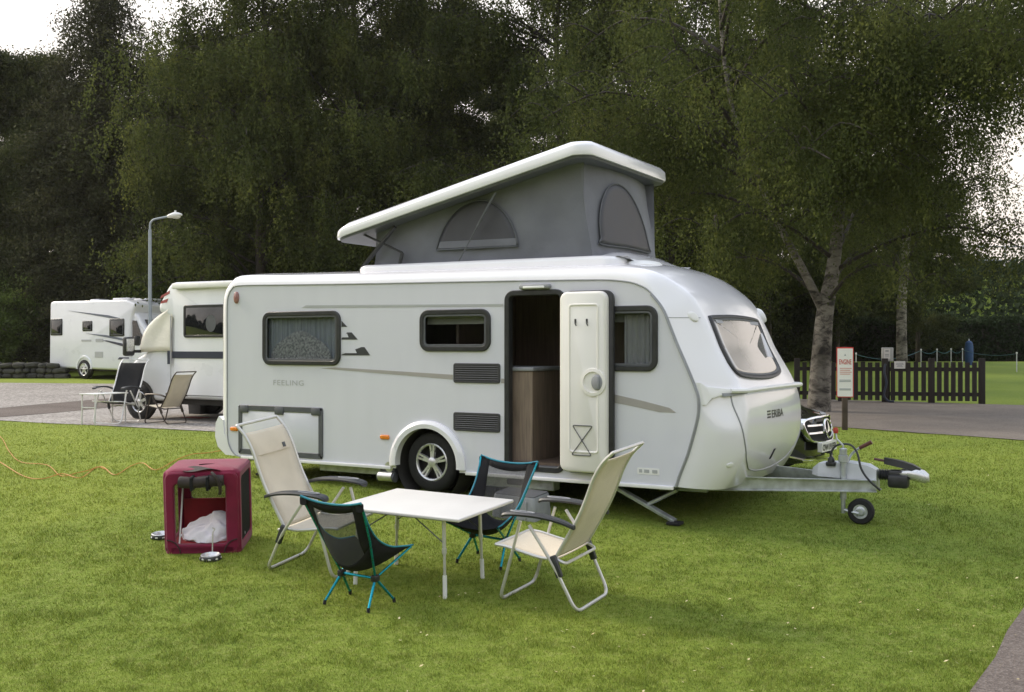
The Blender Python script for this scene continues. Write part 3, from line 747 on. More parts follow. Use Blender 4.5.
r1 = recliner('beige camp recliner with aluminium frame standing before the open caravan door', M_beige, M_frame, M_arm)
place(r1, .30, 7.57, math.atan2(.49, -.87))
r2 = copy_tree(r1); r2['label'] = 'beige camp recliner with aluminium frame standing between the maroon dog crate and the table'
place(r2, -1.535, 8.345, math.atan2(-.40, .92))
r3 = recliner('black camp recliner with white frame on the gravel behind the small white table', M_blackfab, M_whiteframe, M_arm, False, 'chairs on the gravel pitch')
place(r3, -7.85, 20.75, R(-104), tilt=False); r3.scale = (1.1, 1.15, 1.1)
r4 = recliner('small beige chair with dark brown frame on the gravel beside the white motorhome', M_beige, M_brownframe, M_brownframe, False, 'chairs on the gravel pitch')
place(r4, -6.84, 20.60, R(152), tilt=False); r4.scale = (.98, .98, .90)

def sling_chair(label):
    t = thing('low_sling_chair', label, 'camp chair', group='low black sling chairs')
    cen = catmull([(.25, 0, .335), (.14, 0, .265), (.0, 0, .245), (-.13, 0, .275), (-.205, 0, .40), (-.25, 0, .58), (-.30, 0, .765)], 6)
    edg = catmull([(.285, 0, .395), (.19, 0, .405), (.05, 0, .43), (-.08, 0, .50), (-.175, 0, .60), (-.245, 0, .70), (-.31, 0, .80)], 6)
    n = len(cen) - 1
    def f(s, q):
        i = s * n; k = int(min(i, n - 1)); fr = i - k
        c = cen[k].lerp(cen[k + 1], fr); e = edg[k].lerp(edg[k + 1], fr); u = q * 2 - 1
        w_ = abs(u) ** 2.2; p_ = c.lerp(e, w_)
        hw_ = .265 if s < .1 else .265 - .03 * math.sin(math.pi * min(1, (s - .1) / .9))
        return Vector((p_.x, u * hw_, p_.z))
    def sub(s0, s1, q0, q1): return lambda a, b_: f(s0 + (s1 - s0) * a, q0 + (q1 - q0) * b_)
    b = MB(); b.grid(sub(0, .56, 0, 1), 20, 14); b.grid(sub(.56, 1, 0, .16), 14, 3); b.grid(sub(.56, 1, .84, 1), 14, 3); b.grid(sub(.93, 1, .16, .84), 2, 10);
    st = b.build('seat', M_blackfab, t, solid=.005)
    b = MB(); b.grid(sub(.56, .93, .16, .84), 12, 10); b.build('mesh_panel', M_greymesh, t)
    b = MB(); b.tube([f(1, q) for q in np.linspace(0, 1, 16)], .008, 6)
    for q in (0, 1): b.tube([f(s, q) for s in np.linspace(0, 1, 30)], .0065, 6)
    b.build('piping', M_tealpipe, st)
    hubs = [Vector((-.01, s * .15, .205)) for s in (-1, 1)]
    b = MB(); b.tube([hubs[0], hubs[1]], .010, 8); b.build('crossbar', M_teal, t)
    for s, h in zip((-1, 1), hubs):
        b = MB(); b.box(h, (.06, .045, .05), bev=.012); b.build('hub', M_blackp, t)
        b = MB(); b.tube([h, (.275, s * .255, .385)], .0085, 8); b.build('seat_post', M_teal, t)
        b = MB(); b.tube([h, (-.15, s * .215, .50), (-.30, s * .262, .79)], .0085, 8); b.build('back_post', M_teal, t)
        b = MB(); b.plate(rrect(-.03, -.03, .03, .03, .015), -.006, .006, lambda a, q, c: Vector((-.30 + c + .01 * a, s * (.245) + a, .765 + q))); b.build('corner_pocket', M_blackfab, t)
        for x_, yy in ((.145, .20), (-.15, .195)):
            b = MB(); b.tube([h, (x_, s * yy, .02)], [.0105, .009], 8); lg = b.build('leg', M_teal, t)
            b = MB(); b.tube([(x_ * .96, s * yy * .985, .035), (x_, s * yy, .004)], .012, 8); b.build('foot', M_rubber, lg)
    return t
s1 = sling_chair('low black sling chair with teal frame, its back to the camera, left of the table')
place(s1, -1.085, 7.425, R(60))
s2 = copy_tree(s1); s2['label'] = 'low black sling chair with teal frame behind the white table, facing the camera'
place(s2, -.19, 8.46, R(-121)); s2.scale = (1.04, 1.04, 1.0)

tb = thing('camp_table', 'white topped folding camp table with grey metal legs between the chairs', 'table')
b = MB(); b.box((0, 0, .572), (1.09, .85, .026), bev=.009, seg=3); b.build('tabletop', mat('white_laminate', (.62, .605, .58), .45, 0, .03, 4, .02, 60), tb)
b = MB()
for s in (-1, 1): b.box((0, s * .30 - .04, .55), (.82, .018, .022), bev=.004); b.box((s * .40, -.04, .55), (.018, .58, .022), bev=.004)
b.build('apron', M_midgrey, tb)
for sx in (-1, 1):
    for sy in (-1, 1):
        b = MB(); x_, y_ = sx * .385, sy * .27 - .09; zb = -.012 + sy * .012 
        b.tube([(x_ * .98, y_ * .98, .565), (x_, y_, .30)], .014, 10); b.tube([(x_, y_, .33), (x_ * 1.02, y_ * 1.02, .12)], .0105, 10); b.tube([(x_, y_, .345), (x_, y_, .31)], .018, 10)
        lg = b.build('leg', M_frame, tb)
        b = MB(); b.tube([(x_ * 1.018, y_ * 1.018, .15), (x_ * 1.03, y_ * 1.03, zb)], .016, 10); b.build('foot', M_whitep, lg)
        b = MB(); b.tube([(x_, y_, .38), (sx * .12, y_ * .95, .545)], .005, 6); b.build('brace', M_greyp, tb)
place(tb, -.665, 8.06, R(-27.5)); _e = tb.rotation_euler.to_matrix(); _lvl = Euler((0, 0, R(-27.5))).to_matrix()
tb.rotation_euler = _lvl.to_quaternion().slerp(_e.to_quaternion(), .5).to_euler()

# soft dog crate
M_maroon = mat('maroon_canvas', (.19, .012, .045), .8, 0, .15, 5, .3, 60, spec=.25, sheen=.2)
M_red = mat('red_lining', (.24, .012, .02), .85, 0, .2, 6, .2, 40)
M_brownblack = mat('dark_brown_canvas', (.035, .026, .024), .8, 0, .3, 10, .4, 40)
cr = thing('dog_crate', 'maroon fabric dog crate with mesh sides and rolled up door on the grass', 'dog crate')
cw_, cd_, ch_ = .60, .52, .685
b = MB()
def fp(y): return lambda a, z, c: Vector((a, y - c, z))
o = rrect(-cw_ / 2, 0, cw_ / 2, ch_, .06, 5)
io = rrect(-cw_ / 2 + .075, .075, cw_ / 2 - .105, ch_ - .10, .03, 5)
b.ring(o, io, -.025, .02, fp(-cd_ / 2), .012)
io2 = rrect(-cw_ / 2 + .09, .34, cw_ / 2 - .09, ch_ - .08, .03, 5)
b.ring(o, io2, -.02, .02, fp(cd_ / 2), .008)
os_ = rrect(-cd_ / 2, 0, cd_ / 2, ch_, .05, 5); is_ = rrect(-cd_ / 2 + .055, .075, cd_ / 2 - .05, ch_ - .06, .04, 5)
b.ring(os_, is_, -.02, .015, lambda a, z, c: Vector((cw_ / 2 + c, a, z)), .008)
b.ring(os_, is_, -.02, .015, lambda a, z, c: Vector((-cw_ / 2 - c, a, z)), .008)
L = []
for g, z in ((.0, ch_ - .05), (-.012, ch_ - .02), (.0, ch_ + .005), (.03, ch_ + .018), (.12, ch_ + .022), (.22, ch_ + .016)): L.append([Vector((a, q, z + .006 * math.sin(a * 17 + q * 9))) for a, q in rrect(-cw_ / 2 + g, -cd_ / 2 + g, cw_ / 2 - g, cd_ / 2 - g, .06, 5)])
b.loft(L)
b.loft([[Vector((a, q, z)) for a, q in rrect(-cw_ / 2 - .012, -cd_ / 2 - .02, cw_ / 2 + .012, cd_ / 2 + .012, .06, 5)] for z in (.0, .05)])
b.build('crate_cover', M_maroon, cr)
b = MB(); b.add([(cw_ / 2 + .004, -.24, .05), (cw_ / 2 + .004, .24, .05), (cw_ / 2 + .004, .24, .65), (cw_ / 2 + .004, -.24, .65)], [(0, 1, 2, 3)]); b.build('mesh_window', M_blackfab, cr)
b = MB(); b.add([(-cw_ / 2 - .004, -.24, .05), (-cw_ / 2 - .004, .24, .05), (-cw_ / 2 - .004, .24, .65), (-cw_ / 2 - .004, -.24, .65)], [(0, 1, 2, 3)]); b.build('mesh_window', M_blackmesh, cr)
b = MB(); b.add([(-.25, cd_ / 2, .3), (.25, cd_ / 2, .3), (.25, cd_ / 2, .64), (-.25, cd_ / 2, .64)], [(0, 1, 2, 3)]); b.build('mesh_window', M_greymesh, cr)
b = MB(); b.box((0, cd_ / 2 - .03, .21), (.54, .02, .28), bev=.008); b.box((0, 0, .065), (.54, .46, .03), bev=.01); b.build('lining', M_red, cr)
b = MB(); b.tube([(-.20, -.24, .06), (-.205, .0, .62)], .007, 8); b.build('pole', M_whiteframe, cr)
b = MB()
b.tube(catmull([(-.17, -cd_ / 2 - .045, .612), (-.05, -cd_ / 2 - .055, .607), (.06, -cd_ / 2 - .05, .616), (.19, -cd_ / 2 - .04, .62)], 5), [.045, .05, .048, .05, .046, .05, .045, .05, .047, .05, .048, .05, .046, .05, .045, .045], 10)
b.loft([[Vector((a, -cd_ / 2 - .03 + .10 * k + .03 * k, ch_ + .02 + .012 * math.sin(k * 3 + a * 20))) for a in np.linspace(-.15, .16, 10)] for k in np.linspace(0, 1, 6)], closed=False)
b.tube(catmull([(.10, -cd_ / 2 - .06, .69), (.14, -cd_ / 2 - .10, .66), (.17, -cd_ / 2 - .09, .57), (.16, -cd_ / 2 - .06, .51)], 4), .014, 6)
b.build('rolled_door', M_brownblack, cr)
b = MB()
for x_ in (-.06, .07): b.box((x_, -cd_ / 2 - .06, .605), (.025, .11, .12), bev=.01)
b.build('strap', M_blackfab, cr)
for s in (-1, 1):
    b = MB(); b.tube([Vector((s * (cw_ / 2 - .12 * math.sin(t)), -cd_ / 2 - .026, .0 + .12 * math.cos(t) + .0)) for t in np.linspace(.1, 1.5, 8)], .005, 5); b.build('corner_piping', M_brownblack, cr)
place(cr, -2.60, 8.99, R(4))
bl = MB()
L = []
for k in range(27):
    a = k / 26; rr_ = (1 - a ** 2.2) ** .5 if a < 1 else 0.02
    row = []
    for t in np.linspace(0, 2 * math.pi, 72, endpoint=False):
        w_ = 1 + .05 * math.sin(3 * t + 6 * a) + .035 * math.sin(7 * t - 5 * a) + .022 * math.sin(13 * t + 11 * a) + .012 * math.sin(23 * t - 4 * a)
        z_ = .078 + .17 * a - .05 * a * math.cos(t + 2.4) + .014 * rr_ * (math.sin(5 * t + 9 * a) + .7 * math.sin(11 * t - 7 * a))
        row.append(Vector((.03 + (.24 * rr_ + .02) * math.cos(t) * w_, -.05 + (.17 * rr_ + .02) * math.sin(t) * w_, max(.08, z_))))
    L.append(row)
bl.loft(L)
blo = bl.build('blanket', mat('lilac_white_fleece', (.80, .77, .84), .95, 0, .06, 10, .6, 26, spec=.1, sheen=.4), None, sharp=0)
tag(blo, 'crumpled lilac white blanket lying inside the maroon dog crate', 'blanket'); place(blo, -2.60, 8.99, R(4))

def dog_bowl(label, x, y):
    t = thing('dog_bowl', label, 'dog bowl', group='spotted dog bowls')
    b = MB(); b.lathe([(.0, .004), (.085, .0), (.09, .012), (.078, .055), (.074, .06), (.068, .05), (.06, .02), (.0, .016)], axis='Z', seg=24); b.build('bowl', M_blackp, t)
    b = MB(); b.lathe([(.078, .054), (.080, .060), (.074, .064), (.066, .056), (.055, .022), (.0, .02)], axis='Z', seg=24); b.build('steel_liner', M_rim, t)
    b = MB()
    for k in range(9):
        a = 2 * math.pi * k / 9; nx, ny = math.cos(a), math.sin(a)
        b.add([Vector((nx * (.0865 - .012 * (q / .012) * .11) + -ny * p_, ny * (.0865) + nx * p_, .030 + q)) * 1.0 for p_, q in ellipse(0, 0, .013, .012, 10)], [tuple(range(10))])
    b.build('spots', M_whitep, t)
    place(t, x, y, 0); t.scale = (1, 1, .68); return t
bw = dog_bowl('black and white spotted dog bowl on the grass in front of the maroon crate', -2.465, 8.54)
bw2 = copy_tree(bw); bw2['label'] = 'black and white spotted dog bowl half hidden behind the left corner of the maroon crate'; place(bw2, -3.09, 9.19, .4)
pg = MB(); pg.tube([(0, 0, -.02), (.004, 0, .20), (.02, 0, .225), (.0, 0, .24)], .0055, 7); pg_o = pg.build('ground_peg', M_frame, None); tag(pg_o, 'thin silver peg standing in the grass by the front dog bowl', 'peg'); place(pg_o, -2.475, 8.62, .3, tilt=False)

# step box under the door
sb = thing('step_box', 'grey plastic step box on the grass below the open caravan door', 'step')
b = MB(); b.loft([[Vector((a * k, q * k, z)) for a, q in rrect(-.24, -.17, .24, .17, .03, 4)] for k, z in ((1.0, 0), (.97, .10), (.93, .205), (.90, .22))]); b.build('step_body', M_midgrey, sb)
b = MB(); b.loft([[Vector((a * k, q * k, z)) for a, q in rrect(-.24, -.17, .24, .17, .03, 4)] for k, z in ((.90, .218), (.88, .23), (.6, .232))]); b.build('step_tread', M_greyp, sb)
b = MB()
for x_ in (-.14, 0, .14): b.box((x_, -.168, .10), (.02, .012, .17), bev=.004)
b.build('rib', M_midgrey, sb)
q_ = cw(1.30, -.27); place(sb, q_.x, q_.y, -TH)

# power cable
def cable(name, label, pts, r, m, cat='cable'):
    P = []
    for i, (px, py) in enumerate(pts):
        h_ = hit(px, py); P.append(Vector((h_.x, h_.y, h_.z + .014 + .012 * (i % 3 == 1))))
    P = catmull(P, 6)
    b = MB(); b.tube(P, r, 7); return tag(b.build(name, m, None), label, cat)
M_orange = mat('orange_cable', (.52, .20, .03), .5, 0, .1, 20)
cable('power_cable', 'orange power cable snaking across the lawn from the left to the caravan', [(-20, 452), (0, 464), (23, 477), (42, 480), (62, 476), (80, 479), (94, 470), (103, 469), (115, 476), (131, 467), (143, 465), (156, 471), (176, 461), (192, 456), (206, 454), (218, 452), (232, 450), (252, 449)], .005, M_orange)
cable('power_cable', 'thinner orange cable looping on the lawn above the long one at the far left', [(-20, 425), (0, 438), (9, 452), (21, 463), (47, 467), (61, 477), (77, 474), (90, 472), (97, 468), (108, 471)], .0042, M_orange)
# ------------------------------------------------------------------ gravel pitch: motorhomes, table, lamp post
M_mhwhite = mat('motorhome_white', (.76, .775, .82), .3, 0, .04, 1.5, .01, 8, coat=.5)
M_navy = mat('navy_decal', (.03, .035, .06), .4, 0, .1, 5)
M_bluegrey = mat('blue_grey_decal', (.12, .14, .18), .4, 0, .1, 5)
M_winblk = mat('black_window', (.012, .013, .015), .06, 0, .2, 4, rvar=.02, coat=.5)
M_cover = mat('cream_thermal_cover', (.74, .71, .64), .8, 0, .08, 3, .5, 18)
def crown_prof(prof, w, r=.09):
    """cross sections of a van body: a side outline carried across the width with rounded shoulders"""
    c = Vector((sum(p_[0] for p_ in prof) / len(prof), sum(p_[1] for p_ in prof) / len(prof)))
    L = []
    for v, g in ((0, r), (.008, r * .55), (.03, r * .22), (.08, 0), (w / 2, -.02), (w - .08, 0), (w - .03, r * .22), (w - .008, r * .55), (w, r)):
        o = inset(prof, g) if g > 0 else prof
        L.append([Vector((a, v, z)) for a, z in o])
    return L
def ccw(p_):
    A = sum(p_[i - 1][0] * p_[i][1] - p_[i][0] * p_[i - 1][1] for i in range(len(p_)))
    return p_ if A > 0 else p_[::-1]
def rounded(poly, r=.12, n=4): return ccw([(q.x, q.y) for q in bent([(a, z, 0) for a, z in poly], r, n, True)])
def mh_place(t, u, v, z): 
    q = cw(u, v, z); t.location = q; t.rotation_euler = (0, 0, -TH)
def sp(parent):
    def f(o, m, name, c0=.0005, c1=.012, bev=0.):
        b = MB(); b.plate(ccw(o), c0, c1, lambda a, z, c: Vector((a, -c, z)), bev); return b.build(name, m, parent)
    return f

# far motorhome, nose to the right
A = thing('motorhome', 'white motorhome with dark grey swooshes parked far back under the trees at left', 'motorhome')
mh_place(A, -29.2, 16.84, .30)
b = MB(); b.loft(crown_prof(rounded([(0.0, .40), (4.55, .34), (4.55, 1.6), (4.62, 2.3), (4.9, 2.75), (4.3, 2.92), (.05, 2.94)], .16), 2.25)); bd = b.build('body', M_mhwhite, A)
b = MB(); b.loft(crown_prof(rounded([(4.5, .34), (6.45, .34), (6.6, .60), (6.55, .98), (5.75, 1.28), (5.0, 2.15), (4.85, 2.4), (4.5, 2.5)], .14), 2.05)); cab = b.build('cab', M_mhwhite, A)
cab.location.y = .08
f = sp(A)
for x0, z0, x1, z1 in ((.12, 1.63, .80, 2.27), (1.96, 1.78, 2.51, 2.17), (3.46, 1.58, 4.26, 2.23)):
    w_ = f(rrect(x0, z0, x1, z1, .05), M_winblk, 'window', .0, .02, .006)
    b = MB(); o = rrect(x0 + .05, z0 + .05, x1 - .05, z1 - .05, .04); b.ring(o, inset(o, .02), .018, .026, lambda a, z, c: Vector((a, -c, z))); b.build('window_frame', M_greyp, w_)
f([(1.1, 2.57), (3.9, 2.20), (4.05, 2.24), (3.4, 2.36)], M_bluegrey, 'swoosh')
f([(2.15, 1.70), (4.4, 1.40), (4.5, 1.46), (3.3, 1.63)], M_bluegrey, 'swoosh')
f([(3.10, 1.43), (4.55, 1.14), (4.55, 1.27), (3.3, 1.44)], M_navy, 'swoosh')
f([(3.9, .74), (4.5, .74), (4.5, .82), (4.0, .82)], M_navy, 'swoosh')
f(rrect(1.90, 1.40, 2.45, 1.47, .01), M_faint, 'name_strip'); f(rrect(2.65, .80, 3.1, 1.02, .02), M_faint, 'vent')
f(rrect(2.7, 1.38, 3.12, 1.5, .02), M_faint, 'vent')
b = MB(); b.plate(ccw([(4.62, 1.30), (5.35, 1.30), (5.02, 1.75), (4.82, 2.14), (4.62, 2.16)]), 0, .02, lambda a, z, c: Vector((a, .07 - c, z))); b.build('cab_window', M_winblk, A)
b = MB(); b.loft([[Vector((x_, v, z)) for v in (.22, 1.1, 2.0)] for x_, z in ((5.76, 1.30), (5.38, 1.75), (5.05, 2.16))], closed=False); ws = b.build('windscreen', M_winblk, A, solid=.03); ws.location = (.02, 0, .02)
b = MB(); b.box((5.2, -.22, 1.42), (.12, .22, .36), bev=.05); b.build('wing_mirror', M_blackp, A)
b = MB(); b.ring([(2.05 + .45 * math.cos(a), .42 + .45 * math.sin(a)) for a in np.linspace(-.1, math.pi + .1, 20)], [(2.05 + .37 * math.cos(a), .42 + .37 * math.sin(a)) for a in np.linspace(-.1, math.pi + .1, 20)], 0, .03, lambda a, z, c: Vector((a, -c, z)), .008); b.build('wheel_arch', M_mhwhite, A)
for x_, y_, fc in ((2.05, .0, -1), (5.65, .1, -1), (2.05, 2.2, 1), (5.65, 2.1, 1)):
    b = MB(); b.lathe([(.40, -.002 * fc), (.40, -.1 * fc)], (x_, y_, .42), 'Y', 24, caps=True); b.build('wheel_well', M_dark, A)
    wheel(A, (x_, y_ + fc * .03, .36), .36, .2, .23, 5, False, facing=fc)
b = MB(); b.box((3.0, 1.1, .38), (5.5, 1.9, .16)); b.build('chassis', M_dark, A)
b = MB(); b.box((3.2, 1.1, 2.99), (.9, .8, .09), bev=.03); b.box((4.2, 1.1, 2.96), (.7, .7, .07), bev=.03); b.box((1.4, 1.2, 2.99), (.5, .5, .09), bev=.03); b.build('roof_vent', M_mhwhite, A)

# nearer motorhome, nose to the left, stern hidden by the caravan
B_ = thing('motorhome', 'white motorhome with cream windscreen cover and black stripe parked right behind the caravan', 'motorhome')
mh_place(B_, -10.4, 5.97, 0)
b = MB(); b.loft(crown_prof(rounded([(0.0, .46), (4.6, .44), (4.65, 2.80), (.0, 2.83), (-.12, 2.75), (-.42, 2.35), (-.38, 2.22), (.02, 2.1)], .08), 2.25)); b.build('body', M_mhwhite, B_)
b = MB(); b.loft(crown_prof(rounded([(.06, .40), (-1.32, .40), (-1.46, .55), (-1.44, 1.02), (-1.18, 1.26), (-.80, 1.42), (-.15, 2.22), (.06, 2.22)], .12), 2.05)); cb = b.build('cab', M_mhwhite, B_); cb.location.y = .06
f = sp(B_)
w_ = f(rrect(.36, 1.70, 1.50, 2.35, .06), M_winblk, 'window', 0, .022, .008)
b = MB(); o = rrect(.36, 1.70, 1.50, 2.35, .06); b.ring(o, inset(o, .05), .015, .032, lambda a, z, c: Vector((a, -c, z)), .005); b.build('window_frame', M_blackp, w_)
b = MB(); b.plate(ellipse(1.12, 1.98, .14, .17), .02, .024, lambda a, z, c: Vector((a, -c, z))); b.build('headrest', M_greyp, w_)
w_ = f(rrect(2.3, 1.6, 3.2, 2.3, .06), M_winblk, 'window', 0, .022, .008)
f([(.02, 1.28), (4.4, 1.28), (4.4, 1.42), (.02, 1.42)], M_navy, 'stripe'); f([(-.12, 1.16), (-.02, 1.16), (-.02, 1.43), (-.12, 1.43)], M_navy, 'stripe')
b = MB(); b.box((2.3, -.055, 2.74), (4.4, .11, .12), bev=.03); b.build('awning_case', M_whitep, B_)
b = MB(); b.box((-.02, -.012, 1.3), (.014, .02, 1.7)); b.build('door_seam', M_faint, B_, smooth=False)
b = MB(); b.plate(ccw([(-.30, 2.56), (-.06, 2.66), (-.06, 2.60), (-.34, 2.50)]), 0, .006, lambda a, z, c: Vector((a, .0 - c, z))); b.plate(ccw([(-.30, 2.45), (-.1, 2.50), (-.14, 2.42), (-.33, 2.40)]), 0, .006, lambda a, z, c: Vector((a, .0 - c, z))); b.build('badge', mat('red_decal', (.35, .08, .08), .5), B_)
# windscreen cover: a padded sheet over screen and cab window
b = MB()
def cov2(s, t):
    # s across (near side window, corner, screen, far), t bottom to top
    xb, xt = -.92, -.12
    if s < .3: k = s / .3; x0 = .02 + (xb + .04 - .02) * k; x1 = .03 + (xt - .03) * k; y_ = .03 - .015
    elif s > .7: k = (1 - s) / .3; x0 = .02 + (xb + .04 - .02) * k; x1 = .03 + (xt - .03) * k; y_ = 2.16
    else: k = (s - .3) / .4; bow = math.sin(math.pi * k) * .10; x0 = xb - bow; x1 = xt - bow * .6; y_ = .035 + 2.1 * k
    z = 1.42 + .86 * t; x_ = x0 + (x1 - x0) * t ** 2.8
    return Vector((x_ - .03 - .015 * math.sin(9 * s + 5 * t), y_ - .012 * math.sin(25 * s + 3 * t), z + .015 * math.sin(17 * s)))
b.grid(cov2, 60, 8); b.build('windscreen_cover', M_cover, B_, solid=.02, sharp=60)
b = MB(); b.box((-1.0, -.24, 1.52), (.14, .24, .40), bev=.05); b.box((-.95, -.08, 1.42), (.06, .2, .06)); mr = b.build('wing_mirror', M_blackp, B_)
b = MB(); b.box((-.94, -.25, 1.55), (.03, .18, .26), bev=.01); b.build('mirror_glass', M_rim, mr)
for x_, y_, fc in ((-1.0, .04, -1), (3.3, .0, -1), (-1.0, 2.1, 1), (3.3, 2.2, 1)):
    b = MB(); b.lathe([(.42, -.004 * fc), (.42, -.1 * fc)], (x_, y_, .40), 'Y', 24, caps=True); b.build('wheel_well', M_dark, B_)
    wheel(B_, (x_, y_ + fc * .03, .37), .37, .2, .22, 6, False, facing=fc)
b = MB(); b.box((1.6, 1.1, .42), (5.2, 1.9, .16)); b.build('chassis', M_dark, B_)
b = MB(); b.box((2.6, 1.1, 2.86), (.7, .7, .08), bev=.03); b.build('roof_vent', M_mhwhite, B_)

ct = thing('camp_table', 'small white camp table on the gravel beside the black recliner', 'table')
b = MB(); b.box((0, 0, .60), (.82, .44, .02), bev=.006); b.build('tabletop', M_whitep, ct)
for sx in (-1, 1):
    for sy in (-1, 1):
        b = MB(); b.box((sx * .37, sy * .18, .30), (.022, .022, .60), bev=.004); b.build('leg', M_whiteframe, ct)
    b = MB(); b.box((sx * .37, 0, .34), (.02, .36, .02), bev=.004); b.build('crossbar', M_whiteframe, ct)
q_ = hit(103, 424); place(ct, q_.x + .02, q_.y + .0, R(63), tilt=False)
bx = thing('storage_box', 'dark storage box on the gravel under the motorhome side', 'box')
b = MB(); b.loft([[Vector((a * k, q * k, z)) for a, q in rrect(-.2, -.15, .2, .15, .02, 3)] for k, z in ((.92, 0), (1, .26), (1.04, .265), (1.04, .29), (.98, .30))]); b.build('box_body', M_blackp, bx)
b = MB(); b.box((0, 0, .31), (.30, .2, .02), bev=.006); b.build('lid', M_greyp, bx)
q_ = hit(199, 414); place(bx, q_.x, q_.y, R(-30), tilt=False)
mt = MB(); mt.box((0, 0, .008), (.62, .35, .012), bev=.004); mo = mt.build('ground_mat', mat('faded_red_mat', (.28, .06, .05), .9, 0, .3, 12)); tag(mo, 'faded red mat on the gravel beside the beige chair', 'mat'); q_ = hit(196, 418); place(mo, q_.x, q_.y, R(-30))

lp = thing('lamp_post', 'slim grey lamp post with a white lantern head above the motorhomes', 'lamp post')
b = MB(); b.tube([(0, 0, 0), (0, 0, 1.2)], [.075, .07], 12); b.tube([(0, 0, 1.2), (0, 0, 5.0)], [.055, .045], 12); b.tube(bent([(0, 0, 4.9), (0, 0, 5.28), (.62, -.05, 5.40)], .18, 6), .03, 10); b.build('pole', mat('lamp_grey_paint', (.30, .34, .38), .5, .3, .1, 5), lp)
b = MB(); b.loft([[Vector((x_, -.05 + w_ * math.cos(t), z + h_ * math.sin(t))) for t in np.linspace(0, 2 * math.pi, 14, endpoint=False)] for x_, z, w_, h_ in ((.50, 5.38, .04, .04), (.56, 5.395, .09, .06), (.68, 5.42, .12, .085), (.80, 5.435, .11, .07), (.90, 5.435, .05, .03))]); hd = b.build('lantern', M_whitep, lp)
b = MB(); b.loft([[Vector((.74 + a * k, -.05 + q * k, 5.38 - dz)) for a, q in ellipse(0, 0, .13, .09, 14)] for k, dz in ((1, -.02), (.95, .03), (.6, .06))]); b.build('diffuser', mat('milky_cover', (.62, .62, .56), .3), hd)
b = MB(); b.tube([(.72, -.05, 5.49), (.72, -.05, 5.56)], .03, 8); b.build('photocell', M_whitep, hd)
q_ = at(150, 346, 29.0); lp.location = (q_.x, q_.y, gzf(q_.x, q_.y)); lp.scale = (1, 1, .935)

# ------------------------------------------------------------------ car in front of the caravan
C = thing('parked_car', 'dark saloon car with chrome barred grille parked on the grass behind the caravan drawbar', 'car')
M_car = mat('black_car_paint', (.02, .02, .023), .18, .3, .15, 6, coat=1, rvar=.05)
M_chrome = mat('chrome', (.80, .80, .82), .12, 1, .04, 10, rvar=.05)
M_headl = mat('headlamp_glass', (.35, .36, .38), .08, .4, .3, 20, coat=1)
# x forward (nose at 0), y left, z up
st = [ # x, half width, z bottom, z belt, z top, half width top
    (-.035, .20, .20, .58, .695, .18), (-.085, .40, .195, .61, .705, .37), (-.17, .58, .19, .64, .722, .53), (-.29, .74, .185, .67, .75, .63), (-.42, .86, .19, .70, .785, .71), (-.56, .905, .18, .75, .835, .75), (-1.0, .925, .18, .82, .95, .78), (-1.45, .93, .18, .86, 1.00, .80),
    (-1.6, .93, .18, .87, 1.04, .79), (-2.2, .93, .18, .90, 1.40, .62), (-2.6, .93, .18, .91, 1.455, .58), (-3.3, .93, .18, .92, 1.44, .57), (-3.9, .925, .18, .93, 1.26, .60), (-4.25, .92, .2, .95, 1.08, .70), (-4.7, .88, .24, .9, 1.02, .72), (-4.9, .78, .32, .8, .92, .6)]
L = []
for x_, hw_, zb, zl, zt, ht in st:
    half = [(hw_ * .9, zb), (hw_ * .985, zb + .10), (hw_, (zb + zl) / 2), (hw_ * .985, zl - .02), (hw_ * .95, zl + .02), (ht + (hw_ * .95 - ht) * .35, zl + (zt - zl) * .62), (ht * .9, zt - .012), (ht * .5, zt)]
    L.append([Vector((x_, y_, z)) for y_, z in half] + [Vector((x_, -y_, z)) for y_, z in half[::-1]])
b = MB(); b.loft(L); body = b.build('body', M_car, C, sharp=32)
b = MB()
def nose(y_, z, c=0.): return Vector((.045 - .50 * (abs(y_) / .95) ** 2.2 - .22 * max(0, (z - .52)) + c, y_, z))
go = [(q.x, q.y) for q in catmull([(-.44, .68, 0), (-.46, .60, 0), (-.40, .47, 0), (-.30, .425, 0), (0, .41, 0), (.30, .425, 0), (.40, .47, 0), (.46, .60, 0), (.44, .68, 0), (.30, .715, 0), (0, .725, 0), (-.30, .715, 0)], 4, True)]
go = ccw(go)
b.ring(go, inset(go, .022), -.03, .03, lambda a, z, c: nose(a, z, c), .006); gr = b.build('grille', M_chrome, C)
b = MB(); b.plate(inset(go, .018), -.03, .008, lambda a, z, c: nose(a, z, c)); b.build('grille_mesh', M_rubber, gr)
for z, hw_ in ((.62, .40), (.535, .40)):
    for s in (-1, 1): b = MB(); b.loft([[nose(s * y_, z + dz, c) for dz, c in ((-.013, .008), (-.010, .026), (.010, .026), (.013, .008))] for y_ in np.linspace(.10, hw_, 6)]); b.build('grille_bar', M_chrome, gr)
b = MB(); sc = lambda a, z, c: nose(a, z + .575, c)
b.ring(ellipse(0, 0, .115, .115, 28), ellipse(0, 0, .095, .095, 28), .02, .05, sc, .004)
for k in range(3):
    a = R(90 + 120 * k); b.plate(ccw([(.097 * math.cos(a), .097 * math.sin(a)), (.028 * math.cos(a + 1.047), .028 * math.sin(a + 1.047)), (0, 0), (.028 * math.cos(a - 1.047), .028 * math.sin(a - 1.047))]), .02, .05, sc)
b.build('badge', M_chrome, gr, smooth=False)
b = MB(); b.plate(rrect(-.26, .315, .26, .425, .008, 2), .0, .05, lambda a, z, c: Vector((.045 + c - .10 * (a / .9) ** 2, a, z))); pl = b.build('number_plate', mat('white_plate', (.75, .75, .72), .4), C, smooth=False)
